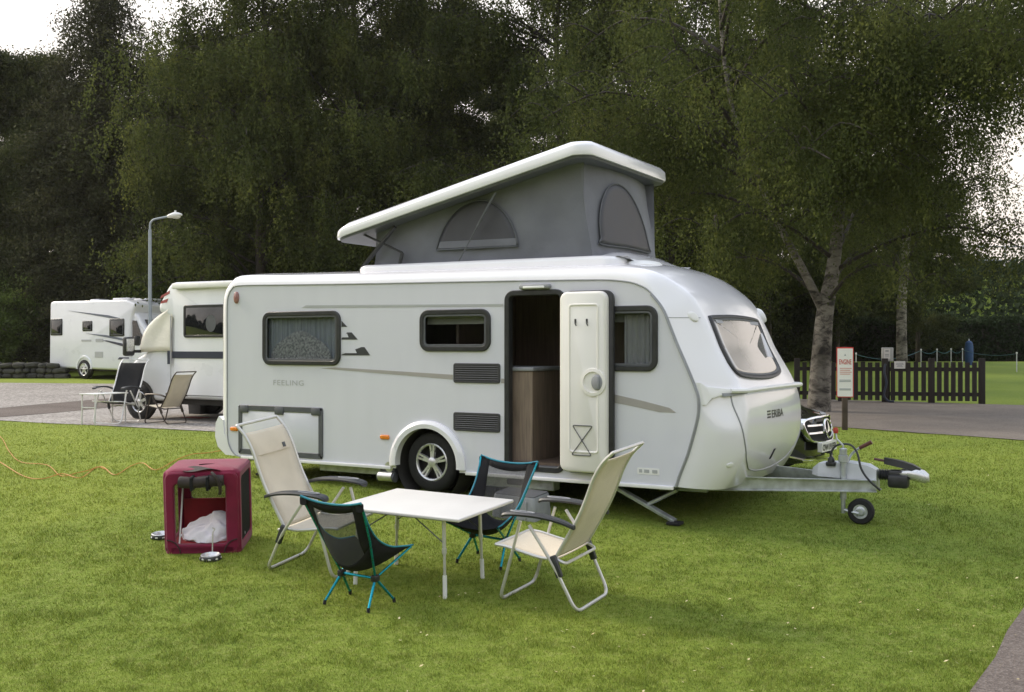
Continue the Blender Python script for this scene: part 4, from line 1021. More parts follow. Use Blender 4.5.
lettering('OW19 EEV', .098, lambda a, b_, c: Vector((.0965 - .10 * ((a - .24) / .9) ** 2, -.24 + a, .333 + b_)), M_blackp, pl, fit=.48, bold=.003)
for s in (-1, 1):
    b = MB(); b.plate(ccw([(s * .52, .66), (s * .56, .55), (s * .78, .57), (s * .88, .68), (s * .86, .735), (s * .60, .72)]), -.05, .025, lambda a, z, c: nose(a, z, c), .008); b.build('headlight', M_headl, C)
    b = MB(); b.plate(ccw([(s * .42, .24), (s * .86, .26), (s * .88, .40), (s * .60, .38), (s * .46, .30)]), -.04, .012, lambda a, z, c: nose(a, z, c)); b.build('air_intake', M_blackp, C)
    b = MB(); b.tube([nose(s * y_, z, .02) for y_, z in ((.30, .235), (.5, .25), (.7, .30), (.86, .40))], .014, 6); b.build('chrome_blade', M_chrome, C)
    b = MB(); b.box((-1.75, s * .99, .98), (.16, .20, .13), bev=.04); b.build('wing_mirror', M_car, C)
    for x_ in (-.85, -3.72):
        b = MB(); b.lathe([(.36, .0), (.36, -.1 * s)], (x_, s * .935, .33), 'Y', 24, caps=True); b.build('wheel_well', M_dark, C)
        wheel(C, (x_, s * .945, .33), .33, .22, .235, 5, True, facing=s)
b = MB(); b.tube([nose(y_, .225, .02) for y_ in np.linspace(-.5, .5, 10)], .012, 6); b.build('bumper_trim', M_chrome, C)
# glasshouse
b = MB(); b.loft([[Vector((x_, y_, z)) for y_ in np.linspace(-hw_, hw_, 7)] for x_, z, hw_ in ((-1.58, 1.055, .76), (-1.9, 1.26, .68), (-2.15, 1.405, .60))], closed=False); b.build('windscreen', M_winblk, C, solid=.03)
for s in (-1, 1):
    b = MB(); b.add([Vector((x_, s * y_, z)) for x_, y_, z in ((-1.75, .875, .97), (-3.9, .87, .99), (-3.7, .70, 1.30), (-3.2, .655, 1.37), (-2.3, .66, 1.36))], [(0, 1, 2, 3, 4)]); b.build('side_window', M_winblk, C, solid=.03)
q_ = at(822.0, 346, 12.1); zc = gzf(q_.x, q_.y) + .02; yaw = R(-35)
C.location = (q_.x, q_.y, zc); C.rotation_euler = (0, 0, yaw)
# ------------------------------------------------------------------ ground, roads, lawn
def axis(segs):
    out = [segs[0][0]]
    for a, b_, n in segs: out += list(np.linspace(a, b_, n + 1)[1:])
    return np.array(out)
def bank(x, y): return 6.6 * ss(70, 88, y) * ss(20, 36, x) + 1.2 * ss(75, 110, y)
gx = axis([(-600, -60, 10), (-60, -16, 22), (-16, 16, 110), (16, 60, 44), (60, 600, 12)])
gy = axis([(-300, 0, 8), (0, 4, 8), (4, 16, 80), (16, 60, 88), (60, 110, 40), (110, 900, 12)])
X, Y = np.meshgrid(gx, gy)
Z = gz(X, Y) + bank(X, Y) + .004 * np.sin(X * 2.1 + 1.3 * np.sin(Y * 1.7)) * np.sin(Y * 2.6) * (np.abs(X) < 16)
V = np.stack([X, Y, Z], -1).reshape(-1, 3)
nx_ = len(gx); F = [(j * nx_ + i, j * nx_ + i + 1, (j + 1) * nx_ + i + 1, (j + 1) * nx_ + i) for j in range(len(gy) - 1) for i in range(nx_ - 1)]
me = bpy.data.meshes.new('lawn'); me.from_pydata(V.tolist(), [], F)

def ramp(nt, src, stops):
    r = nt.nodes.new('ShaderNodeValToRGB'); e = r.color_ramp.elements
    while len(e) < len(stops): e.new(.5)
    for k, (p_, c) in enumerate(stops): e[k].position = p_; e[k].color = c4(c)
    nt.links.new(src, r.inputs[0]); return r.outputs[0]
def noise(nt, vec, scale, detail=4, rough=.55, dist=0.):
    n = nt.nodes.new('ShaderNodeTexNoise'); n.inputs['Scale'].default_value = scale; n.inputs['Detail'].default_value = detail
    n.inputs['Roughness'].default_value = rough; n.inputs['Distortion'].default_value = dist
    nt.links.new(vec, n.inputs['Vector']); return n.outputs[0]
def mixc(nt, a, b_, fac, mode='MIX'):
    m = nt.nodes.new('ShaderNodeMix'); m.data_type = 'RGBA'; m.blend_type = mode
    if isinstance(fac, float): m.inputs[0].default_value = fac
    else: nt.links.new(fac, m.inputs[0])
    for s, v in ((6, a), (7, b_)):
        if isinstance(v, tuple): m.inputs[s].default_value = c4(v)
        else: nt.links.new(v, m.inputs[s])
    return m.outputs[2]
G_LO, G_MID, G_HI, G_DRY = (.105, .165, .024), (.175, .235, .032), (.275, .325, .042), (.35, .34, .13)
def lawn_colour(nt, vec):
    big = noise(nt, vec, .22, 3, .55, .4); mid = noise(nt, vec, 1.3, 4, .6, .3); fine = noise(nt, vec, 17, 5, .7)
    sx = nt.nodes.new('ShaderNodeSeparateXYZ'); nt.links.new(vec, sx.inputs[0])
    mr = nt.nodes.new('ShaderNodeMapRange'); mr.inputs['From Min'].default_value = 5.0; mr.inputs['From Max'].default_value = -6.0  # lit left and shaded right of the lawn, put into the grass colour
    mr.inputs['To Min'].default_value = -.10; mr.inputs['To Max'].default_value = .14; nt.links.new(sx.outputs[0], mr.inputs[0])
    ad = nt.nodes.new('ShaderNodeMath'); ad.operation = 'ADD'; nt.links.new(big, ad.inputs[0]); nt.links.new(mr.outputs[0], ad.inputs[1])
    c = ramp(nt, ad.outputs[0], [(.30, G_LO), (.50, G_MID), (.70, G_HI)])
    c2 = ramp(nt, mid, [(.28, G_LO), (.52, G_MID), (.76, G_HI)])
    c = mixc(nt, c, c2, .28)
    c3 = ramp(nt, fine, [(.28, (.06, .10, .016)), (.48, G_MID), (.76, G_DRY)])
    c = mixc(nt, c, c3, .45)
    dry = noise(nt, vec, .9, 5, .7, .6)
    d = ramp(nt, dry, [(.66, (0, 0, 0)), (.82, (1, 1, 1))])
    s = nt.nodes.new('ShaderNodeSeparateColor'); nt.links.new(d, s.inputs[0])
    m = nt.nodes.new('ShaderNodeMath'); m.operation = 'MULTIPLY'; m.inputs[1].default_value = .35; nt.links.new(s.outputs[0], m.inputs[0])
    return mixc(nt, c, (.26, .24, .08), m.outputs[0])
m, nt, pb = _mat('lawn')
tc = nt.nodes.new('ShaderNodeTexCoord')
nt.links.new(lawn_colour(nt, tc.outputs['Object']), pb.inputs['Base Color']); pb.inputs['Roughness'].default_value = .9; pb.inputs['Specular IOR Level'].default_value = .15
bp = nt.nodes.new('ShaderNodeBump'); bp.inputs['Strength'].default_value = .8; bp.inputs['Distance'].default_value = .03
nt.links.new(noise(nt, tc.outputs['Object'], 26, 5, .7), bp.inputs['Height']); nt.links.new(bp.outputs[0], pb.inputs['Normal'])
M_lawn = m
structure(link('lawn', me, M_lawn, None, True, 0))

def sheet(name, poly, m, dz, step=.8, label=None):
    """a thin sheet following the terrain inside a polygon"""
    xs = [p_[0] for p_ in poly]; ys = [p_[1] for p_ in poly]
    bm = bmesh.new(); vs = [bm.verts.new((x, y, 0)) for x, y in poly]; bm.faces.new(vs)
    for ax, lo, hi in ((0, min(xs), max(xs)), (1, min(ys), max(ys))):
        n = int((hi - lo) / step)
        for k in range(1, n):
            co = [0, 0, 0]; no = [0, 0, 0]; co[ax] = lo + (hi - lo) * k / n; no[ax] = 1
            bmesh.ops.bisect_plane(bm, geom=bm.verts[:] + bm.edges[:] + bm.faces[:], plane_co=co, plane_no=no)
    for v in bm.verts: v.co.z = gzf(v.co.x, v.co.y) + dz
    bmesh.ops.recalc_face_normals(bm, faces=bm.faces)
    me = bpy.data.meshes.new(name); bm.to_mesh(me); bm.free()
    return structure(link(name, me, m, None, True, 0))
def stone_mat(name, lo, mid, hi, vscale, bump, patches=.2):
    m, nt, pb = _mat(name); tc = nt.nodes.new('ShaderNodeTexCoord'); vec = tc.outputs['Object']
    v = nt.nodes.new('ShaderNodeTexVoronoi'); v.inputs['Scale'].default_value = vscale; nt.links.new(vec, v.inputs['Vector'])
    s = nt.nodes.new('ShaderNodeSeparateColor'); nt.links.new(v.outputs['Color'], s.inputs[0])
    c = ramp(nt, s.outputs[0], [(.0, lo), (.5, mid), (1., hi)])
    c = mixc(nt, c, ramp(nt, noise(nt, vec, .6, 5, .65, .5), [(.35, lo), (.65, hi)]), patches)
    nt.links.new(c, pb.inputs['Base Color']); pb.inputs['Roughness'].default_value = .9; pb.inputs['Specular IOR Level'].default_value = .25
    b_ = nt.nodes.new('ShaderNodeBump'); b_.inputs['Strength'].default_value = bump; b_.inputs['Distance'].default_value = .02
    nt.links.new(v.outputs['Distance'], b_.inputs['Height']); nt.links.new(b_.outputs[0], pb.inputs['Normal']); return m
M_gravel = stone_mat('pink_gravel', (.15, .137, .127), (.285, .26, .24), (.45, .42, .39), 22, .6)
M_asph = stone_mat('worn_asphalt', (.10, .088, .078), (.17, .147, .128), (.24, .21, .185), 60, .35, .35)
M_asph2 = stone_mat('brown_asphalt', (.08, .065, .058), (.13, .105, .092), (.21, .18, .16), 75, .45, .3)
def wav(pts, n=7, amp=.07):
    out = []
    for i in range(len(pts)):
        a, b_ = pts[i], pts[(i + 1) % len(pts)]
        for k in range(n):
            t = k / n; x = a[0] + (b_[0] - a[0]) * t; y = a[1] + (b_[1] - a[1]) * t
            j = amp if k else 0
            out.append((x + rnd.uniform(-j, j), y + rnd.uniform(-j, j)))
    return out
GRAV = [(-18, 25.3), (-5.3, 18.6), (-1.0, 16.1), (2.0, 17.5), (-1.0, 30), (-10.5, 35.5), (-26, 37.5), (-40, 37)]
sheet('gravel_pitch', wav(GRAV, 10, .06), M_gravel, .010)
LR = [(-13.4, 14.8 + 1.5), (-10.9, 22.3), (-7.3, 32.5), (-9.3, 34.2), (-12.4, 25.0), (-16.5, 15.4 + 1.5)]
LR = [(-12.0, 19.2), (-10.9, 22.3), (-7.3, 32.5), (-9.3, 33.5), (-12.4, 25.0), (-14.4, 19.6)]
sheet('campsite_road', wav(LR, 6, .05), M_asph2, .016)
RR = [(0.0, 27.3), (6.3, 19.55), (8.3, 17.05), (13.5, 10.5), (26, 14), (26, 20.9), (12.9, 26.1), (7.6, 28.6), (0.3, 31.8)]
sheet('road', wav(RR, 12, .05), M_asph, .012)
A_, B2 = hit(975, 692), hit(1024, 608)
d_ = (B2 - A_).normalized()
PATH = [tuple((A_ - d_ * 2.5)[:2]), tuple((A_ + d_ * 6.2)[:2]), (9.5, 9.0), (9.0, 2.5)]
sheet('path', wav(PATH, 14, .045), M_asph2, .016, .5)

# grass blades of the near lawn
def inside(poly, x, y):
    r = np.zeros(len(x), bool); n = len(poly)
    for i in range(n):
        (x0, y0), (x1, y1) = poly[i - 1], poly[i]
        c = ((y0 > y) != (y1 > y)) & (x < (x1 - x0) * (y - y0) / ((y1 - y0) + 1e-12) + x0); r ^= c
    return r
def lattice(x, y, cell, seed):
    t = np.random.default_rng(seed).random((256, 256)); u, v = x / cell, y / cell
    i, j = np.floor(u).astype(int), np.floor(v).astype(int); fu, fv = u - i, v - j; fu = fu * fu * (3 - 2 * fu); fv = fv * fv * (3 - 2 * fv)
    q = lambda a, b_: t[a % 256, b_ % 256]
    return (q(i, j) * (1 - fu) + q(i + 1, j) * fu) * (1 - fv) + (q(i, j + 1) * (1 - fu) + q(i + 1, j + 1) * fu) * fv
def blades(n, d0, d1, seed):
    g = np.random.default_rng(seed)
    inv = g.uniform(1 / d1, 1 / d0, n); d = 1 / inv
    x = g.uniform(-.70, .70, n) * d; y = d
    keep = ~(inside(GRAV, x, y) | inside(PATH, x, y) | inside(RR, x, y) | inside(LR, x, y))
    x, y = x[keep], y[keep]; n = len(x)
    h = g.uniform(.010, .027, n) * (.6 + .9 * (.65 * lattice(x, y, .11, 1) + .35 * lattice(x, y, .31, 2)) ** 2 * 1.5) * np.clip(y / 8, .8, 1.6) ** .4
    w = .0017 * np.clip(y / 5, .8, 3.2)
    a = g.uniform(0, 2 * np.pi, n); lean = g.uniform(.1, 1.1, n) * h
    z = gz(x, y) + .004 * np.sin(x * 2.1 + 1.3 * np.sin(y * 1.7)) * np.sin(y * 2.6) - .004
    b = g.uniform(0, 2 * np.pi, n)
    V = np.empty((n, 3, 3)); 
    V[:, 0] = np.stack([x - np.cos(a) * w, y - np.sin(a) * w, z], -1); V[:, 1] = np.stack([x + np.cos(a) * w, y + np.sin(a) * w, z], -1)
    V[:, 2] = np.stack([x + np.cos(b) * lean, y + np.sin(b) * lean, z + h], -1)
    return V, g.random(n)
def soup(name, V, m, tone=None, parent=None):
    """a mesh of separate small faces, k corners each"""
    n, k = V.shape[:2]
    me = bpy.data.meshes.new(name); me.vertices.add(n * k); me.loops.add(n * k); me.polygons.add(n)
    me.vertices.foreach_set('co', V.reshape(-1).astype(np.float32)); me.loops.foreach_set('vertex_index', np.arange(n * k, dtype=np.int32))
    me.polygons.foreach_set('loop_start', np.arange(0, n * k, k, dtype=np.int32))
    if tone is not None:
        at_ = me.attributes.new('tone', 'FLOAT', 'FACE'); at_.data.foreach_set('value', tone.astype(np.float32))
    me.update(calc_edges=True); me.validate()
    return link(name, me, m, parent, False)
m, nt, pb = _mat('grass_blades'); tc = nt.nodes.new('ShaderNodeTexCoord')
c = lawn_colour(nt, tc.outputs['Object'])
atn = nt.nodes.new('ShaderNodeAttribute'); atn.attribute_name = 'tone'
tonec = ramp(nt, atn.outputs['Fac'], [(0, (.55, .60, .5)), (.55, (1, 1, 1)), (.93, (1.25, 1.18, 1.1)), (1, (2.0, 1.5, 2.4))])
c = mixc(nt, c, tonec, 1.0, 'MULTIPLY')
nt.links.new(c, pb.inputs['Base Color']); pb.inputs['Roughness'].default_value = .6; pb.inputs['Specular IOR Level'].default_value = .25
tr = nt.nodes.new('ShaderNodeBsdfTranslucent'); nt.links.new(c, tr.inputs[0]); mx = nt.nodes.new('ShaderNodeMixShader'); mx.inputs[0].default_value = .3
nt.links.new(pb.outputs[0], mx.inputs[1]); nt.links.new(tr.outputs[0], mx.inputs[2]); nt.links.new(mx.outputs[0], nt.nodes['Material Output'].inputs[0])
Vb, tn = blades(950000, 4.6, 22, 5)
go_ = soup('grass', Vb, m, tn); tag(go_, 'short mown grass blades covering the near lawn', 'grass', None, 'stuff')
# fallen leaves and clover heads
g = np.random.default_rng(3); n = 260
d = 1 / g.uniform(1 / 19, 1 / 5, n); x = g.uniform(-.2, .62, n) * d + .06 * d
keep = ~(inside(GRAV, x, d)); x, d = x[keep], d[keep]; n = len(x)
z = gz(x, d) + .030; a = g.uniform(0, 6.28, n); s = g.uniform(.007, .016, n); tl = g.uniform(-.5, .5, n)
u = np.stack([np.cos(a), np.sin(a), tl], -1) * s[:, None]; w = np.stack([-np.sin(a), np.cos(a), tl * .3], -1) * s[:, None] * .6
p_ = np.stack([x, d, z], -1)
Vl = np.stack([p_ - u, p_ - w, p_ + u, p_ + w], 1)
lf = soup('fallen_leaves', Vl, mat('dry_yellow_leaf', (.42, .33, .12), .7, 0, .4, 3, col2=(.60, .54, .34))); tag(lf, 'small pale fallen leaves scattered over the lawn', 'leaves', None, 'stuff')
# bare earth patch near the front
# ------------------------------------------------------------------ trees, bushes, hedge
def leaf_material(name, lo, mid, hi, yellow=.0, transl=.35, nscale=.55):
    m, nt, pb = _mat(name); tc = nt.nodes.new('ShaderNodeTexCoord')
    c = ramp(nt, noise(nt, tc.outputs['Object'], nscale, 4, .65), [(.30, lo), (.5, mid), (.72, hi)])
    atn = nt.nodes.new('ShaderNodeAttribute'); atn.attribute_name = 'tone'
    t = ramp(nt, atn.outputs['Fac'], [(0, (.55, .55, .55)), (.5, (1, 1, 1)), (1, (1.5, 1.4, 1.2))])
    c = mixc(nt, c, t, 1.0, 'MULTIPLY')
    if yellow:
        f = ramp(nt, noise(nt, tc.outputs['Object'], .9, 2, .5), [(1 - yellow - .05, (0, 0, 0)), (1 - yellow + .05, (1, 1, 1))])
        s = nt.nodes.new('ShaderNodeSeparateColor'); nt.links.new(f, s.inputs[0])
        c = mixc(nt, c, (.13, .125, .022), s.outputs[0])
    nt.links.new(c, pb.inputs['Base Color']); pb.inputs['Roughness'].default_value = .75; pb.inputs['Specular IOR Level'].default_value = .08
    tr = nt.nodes.new('ShaderNodeBsdfTranslucent'); nt.links.new(c, tr.inputs[0]); mx = nt.nodes.new('ShaderNodeMixShader'); mx.inputs[0].default_value = transl
    nt.links.new(pb.outputs[0], mx.inputs[1]); nt.links.new(tr.outputs[0], mx.inputs[2]); nt.links.new(mx.outputs[0], nt.nodes['Material Output'].inputs[0])
    return m
M_birchleaf = leaf_material('birch_leaves', (0.039, 0.053, 0.016), (0.071, 0.090, 0.027), (0.133, 0.149, 0.043), .27, .40)
M_darkleaf = leaf_material('dark_leaves', (0.031, 0.040, 0.016), (0.052, 0.065, 0.023), (0.096, 0.109, 0.034), .0, .30)
M_fir = leaf_material('fir_needles', (0.029, 0.034, 0.017), (0.048, 0.053, 0.026), (0.077, 0.081, 0.038), .0, .15)
M_lightleaf = leaf_material('light_leaves', (0.052, 0.083, 0.022), (0.089, 0.127, 0.035), (0.136, 0.176, 0.051), .25, .40)
M_hedgeleaf = leaf_material('hedge_leaves', (.012, .022, .008), (.020, .034, .012), (.034, .052, .018), .0, .2, 1.2)
M_bark = mat('brown_bark', (.045, .036, .028), .9, 0, .4, 4, .8, 12, stretch=(3, 3, .6))
def birch_bark():
    m, nt, pb = _mat('birch_bark'); tc = nt.nodes.new('ShaderNodeTexCoord')
    mp = nt.nodes.new('ShaderNodeMapping'); mp.inputs['Scale'].default_value = (1.6, 1.6, 3.2); nt.links.new(tc.outputs['Object'], mp.inputs[0])
    c = ramp(nt, noise(nt, mp.outputs[0], 1.6, 6, .7, .6), [(.40, (.030, .026, .022)), (.47, (.12, .108, .092)), (.54, (.20, .185, .16)), (.8, (.30, .28, .25))])
    n2 = ramp(nt, noise(nt, tc.outputs['Object'], 1.0, 4, .6, .3), [(.36, (.16, .15, .11)), (.52, (1, 1, 1))])
    c = mixc(nt, c, n2, .75, 'MULTIPLY')
    nt.links.new(c, pb.inputs['Base Color']); pb.inputs['Roughness'].default_value = .85
    b_ = nt.nodes.new('ShaderNodeBump'); b_.inputs['Strength'].default_value = .8; b_.inputs['Distance'].default_value = .03
    nt.links.new(noise(nt, mp.outputs[0], 3, 5, .7), b_.inputs['Height']); nt.links.new(b_.outputs[0], pb.inputs['Normal']); return m
M_birchbark = birch_bark()
M_twig = mat('dark_twig', (.030, .024, .02), .9, 0, .3, 6)

def leaves_at(P, D, size, g, asp=.55, tonef=None):
    """rhombic leaves at points P pointing along D"""
    n = len(P)
    D = D / np.maximum(np.linalg.norm(D, axis=1, keepdims=True), 1e-6)
    Rn = g.normal(size=(n, 3)); S = np.cross(D, Rn); S /= np.maximum(np.linalg.norm(S, axis=1, keepdims=True), 1e-6)
    L = size * g.uniform(.7, 1.35, n)[:, None]
    V = np.stack([P, P + D * L * .45 + S * L * asp * .5, P + D * L, P + D * L * .45 - S * L * asp * .5], 1)
    if tonef is None: tonef = .5
    return V, np.clip(tonef + g.normal(0, .08, n), 0, 1)
def limb(b, P, r0, r1, seg=7):
    P = catmull(P, 4); n = len(P)
    b.tube(P, [r0 + (r1 - r0) * (i / (n - 1)) ** .8 for i in range(n)], seg); return P
def strands(starts, g, lmin, lmax, step, size, spread=.05, zmin=1.6):
    PS, DS, TS = [], [], []
    for s in starts:
        l = g.uniform(lmin, lmax); l = min(l, max(.25, s[2] - zmin - g.uniform(0, .8)))
        n = max(3, int(l / step)); t = np.linspace(0, 1, n)
        sw = g.normal(0, .16, 2) * l; ph = g.uniform(0, 6.28)
        p_ = np.stack([s[0] + sw[0] * t + .04 * np.sin(4 * t + ph), s[1] + sw[1] * t + .04 * np.cos(4 * t + ph), s[2] - l * t ** 1.1 + .12 * t], -1)
        p_ = p_ + g.normal(0, spread, (n, 3)); PS.append(p_); d_ = g.normal(0, .55, (n, 3)); d_[:, 2] -= .7; DS.append(d_); TS.append(np.full(n, np.clip(g.normal(.5, .22), 0, 1)))
    return np.concatenate(PS), np.concatenate(DS), np.concatenate(TS)
def birch_parts(seed, H, Rc, n_limb, n_strand, size, low=.25, r=.24, limbs=None, trunkP=None, zmin=2.0, step=.055):
    g = np.random.default_rng(seed); q = random.Random(seed)
    tb_, bb = MB(), MB()
    if trunkP is None:
        trunkP = [(0, 0, -.1)] + [(q.uniform(-.12, .12) * k, q.uniform(-.12, .12) * k, H * k / 6) for k in range(1, 7)]
    T = limb(tb_, trunkP, r, .03, 12)
    starts = []; L_ = []
    if limbs:
        for P, r0 in limbs:
            P = limb(tb_, P, r0, .03, 9); L_.append(P)
    L_.append(T)
    n0 = len(L_)
    for k in range(n_limb):
        src = L_[q.randrange(n0)] if limbs else T
        f = q.uniform(low, .97); p_ = src[min(int(f * (len(src) - 1)), len(src) - 1)]
        a = q.uniform(0, 2 * math.pi); hz = p_.z / H
        ln = Rc * (1.15 - .75 * abs(hz - .38) * 1.3) * q.uniform(.55, 1.1); up = q.uniform(.25, .75)
        P = [p_, p_ + Vector((math.cos(a) * ln * .35, math.sin(a) * ln * .35, ln * .35 * up + .2)), p_ + Vector((math.cos(a + .1) * ln * .7, math.sin(a + .1) * ln * .7, ln * .5 * up + .2)), p_ + Vector((math.cos(a + .15) * ln, math.sin(a + .15) * ln, ln * .42 * up - .2))]
        P = limb(bb, P, .045 + .02 * ln / Rc, .012, 5); L_.append(P)
        for j in range(5):
            s = P[q.randrange(len(P) // 3, len(P))]; a2 = a + q.uniform(-1.3, 1.3); l2 = ln * q.uniform(.2, .42)
            P2 = [s, s + Vector((math.cos(a2) * l2 * .5, math.sin(a2) * l2 * .5, l2 * .25)), s + Vector((math.cos(a2) * l2, math.sin(a2) * l2, l2 * .1 - .15))]
            P2 = limb(bb, P2, .018, .006, 4); starts += [v for v in P2]
        starts += [v for v in P[len(P) // 3:]]
    starts = [starts[q.randrange(len(starts))] + Vector((q.gauss(0, .22), q.gauss(0, .22), q.gauss(0, .18))) for _ in range(n_strand)]
    P, D, TS = strands(np.array([tuple(s) for s in starts]), g, .5, 2.1, step, size, .07, zmin)
    V, tn = leaves_at(P, D, size, g, tonef=TS)
    return tb_, bb, V, tn
def dense_parts(seed, H, Rc, n_clump, per, size, low=.12, r=.28, conic=0., cr=.5):
    g = np.random.default_rng(seed); q = random.Random(seed); tb_, bb = MB(), MB()
    T = limb(tb_, [(0, 0, -.1)] + [(q.uniform(-.1, .1) * k, q.uniform(-.1, .1) * k, H * .93 * k / 5) for k in range(1, 6)], r, .03, 10)
    C_ = []
    nl = 40
    lobes = [(q.uniform(0, 6.28), q.uniform(low, .95), q.uniform(.75, 1.15)) for _ in range(nl)]
    for a, f, k in lobes:
        p_ = T[int(f * (len(T) - 1))]
        env = (1 - conic) * math.sqrt(max(0.05, 1 - ((f - .45) / .6) ** 2)) + conic * (1.02 - f)
        ln = Rc * env * k; e = p_ + Vector((math.cos(a) * ln, math.sin(a) * ln, ln * q.uniform(.0, .45) * (1 - 1.6 * conic)))
        P = limb(bb, [p_, p_.lerp(e, .5) + Vector((0, 0, .1 * ln)), e], .07, .015, 5)
        for _ in range(n_clump // nl):
            t = q.random() ** .55; s = P[min(int(t * (len(P) - 1)), len(P) - 1)]
            w = .30 + .50 * ln / Rc
            C_.append((s.x + q.gauss(0, w * .55), s.y + q.gauss(0, w * .55), s.z + q.gauss(0, w * .45), cr * q.uniform(.6, 1.25)))
    C_ = np.array(C_)
    P = np.repeat(C_[:, :3], per, 0) + g.normal(0, 1, (len(C_) * per, 3)) * np.repeat(C_[:, 3:4], per, 0) * np.array([.6, .6, .42])
    D = g.normal(0, .7, P.shape); D[:, 2] -= .35
    TS = np.repeat(np.clip(g.normal(.5, .22, len(C_)), 0, 1), per); ok = P[:, 2] > .15; P, D, TS = P[ok], D[ok], TS[ok]
    V, tn = leaves_at(P, D, size, g, .6, TS)
    return tb_, bb, V, tn
def conifer_parts(seed, H, Rc, size, per=26, r=.3):
    g = np.random.default_rng(seed); q = random.Random(seed); tb_, bb = MB(), MB()
    T = limb(tb_, [(0, 0, -.1), (.05, .03, H * .4), (-.04, .02, H * .75), (0, 0, H)], r, .02, 10)
    C_ = []; f = .05
    while f < .985:
        z = H * f; R_ = Rc * (1 - f) ** .52 * (.9 if f > .15 else .75)
        nb = 7 if f < .8 else 5; a0 = q.uniform(0, 6.28)
        for k in range(nb):
            a = a0 + 2 * math.pi * k / nb + q.uniform(-.3, .3); ln = R_ * q.uniform(.70, 1.12) + .15
            e = Vector((math.cos(a) * ln, math.sin(a) * ln, z + ln * (.10 - .32 * (1 - f)))); m_ = Vector((math.cos(a) * ln * .5, math.sin(a) * ln * .5, z + ln * .10))
            P = limb(bb, [(0, 0, z), m_, e], .05 * (1 - f) + .012, .008, 5)
            for j in range(max(4, int(ln * 7))):
                t = q.random() ** .7; s_ = P[min(int(t * (len(P) - 1)), len(P) - 1)]; w_ = .12 + .22 * t * ln / Rc
                C_.append((s_.x + q.gauss(0, w_), s_.y + q.gauss(0, w_), s_.z + q.gauss(0, .10) - .12, .26 + .16 * q.random()))
        f += .022 + .010 * (1 - f)
    C_ = np.array(C_)
    P = np.repeat(C_[:, :3], per, 0) + g.normal(0, 1, (len(C_) * per, 3)) * np.repeat(C_[:, 3:4], per, 0) * np.array([.8, .8, .62])
    D = g.normal(0, .6, P.shape); D[:, 2] -= .5
    V, tn = leaves_at(P, D, size, g, .42, np.repeat(np.clip(g.normal(.5, .2, len(C_)), 0, 1), per))
    return tb_, bb, V, tn
def make_tree(name, label, cat, parts, lm, bark, group=None):
    t = thing(name, label, cat, group=group); tb_, bb, V, tn = parts
    tb_.build('trunk', bark, t, sharp=0); bb.build('branches', M_twig, t, sharp=0)
    soup('crown', V, lm, tn, t); return t
def set_tree(t, px, d, s=1., rz=0., dz=-.05, sz=None):
    x = (px - 512) / FOC * d; t.location = (x, d, gzf(x, d) + float(bank(x, d)) + dz); t.rotation_euler = (0, 0, rz); t.scale = (s, s, sz or s); return t
GT = 'tall trees along the back of the campsite'
# the forked birch at the road
fb = birch_parts(21, 14.5, 4.5, 64, 9000, .072, .30, .30,
    limbs=[([(.05, 0, 2.35), (-.45, -.1, 3.3), (-.95, .0, 4.3), (-1.5, .1, 5.6), (-2.0, .2, 7.0), (-2.3, .2, 9.0), (-2.4, .1, 12.5)], .115), ([(.2, .1, 4.6), (1.0, -.4, 6.0), (2.0, -.6, 7.4), (3.0, -.7, 8.2)], .09)],
    trunkP=[(-.08, 0, -.15), (-.03, 0, 1.0), (.06, 0, 2.3), (.26, .05, 3.3), (.42, .1, 4.6), (.55, .15, 6.5), (.5, .1, 9), (.6, 0, 14.2)], zmin=2.2, step=.05)
t = make_tree('birch_tree', 'big birch with forked mottled trunk and hanging twigs right of the caravan', 'tree', fb, M_birchleaf, M_birchbark)
set_tree(t, 822, 24.24)
b1 = make_tree('birch_tree', 'slim birch with straight white trunk behind the dark picket fence', 'tree', birch_parts(33, 18, 4.4, 50, 4600, .10, .24, .26, zmin=2.6), M_birchleaf, M_birchbark)
set_tree(b1, 902, 45, 1.0, .4)
bc = make_tree('birch_tree', 'weeping birch hanging over the tail of the caravan, left of the raised roof', 'tree', birch_parts(45, 21, 5.0, 84, 10500, .115, .10, .26, zmin=3.4, step=.058), M_birchleaf, M_bark, GT)
set_tree(bc, 262, 41, 1.0, 1.0)
for lab, px, d, s, rz in (('tall birch rising behind the low rear end of the raised roof', 345, 43, 1.03, 2.2), ('birch with sky flecks in its crown behind the high end of the raised roof', 560, 40, .98, 3.9), ('birch hanging right of the raised roof, left of the forked birch', 672, 39, .92, 5.1), ('dark birch far behind the front window of the caravan', 768, 54, .95, .6)):
    c_ = copy_tree(bc); c_['label'] = lab; set_tree(c_, px, d, s, rz)
dn = make_tree('broadleaf_tree', 'dense dark broadleaf tree between the two birches over the caravan tail', 'tree', dense_parts(51, 20, 5.4, 3600, 70, .135), M_darkleaf, M_bark, GT)
set_tree(dn, 440, 47, .88, 0)
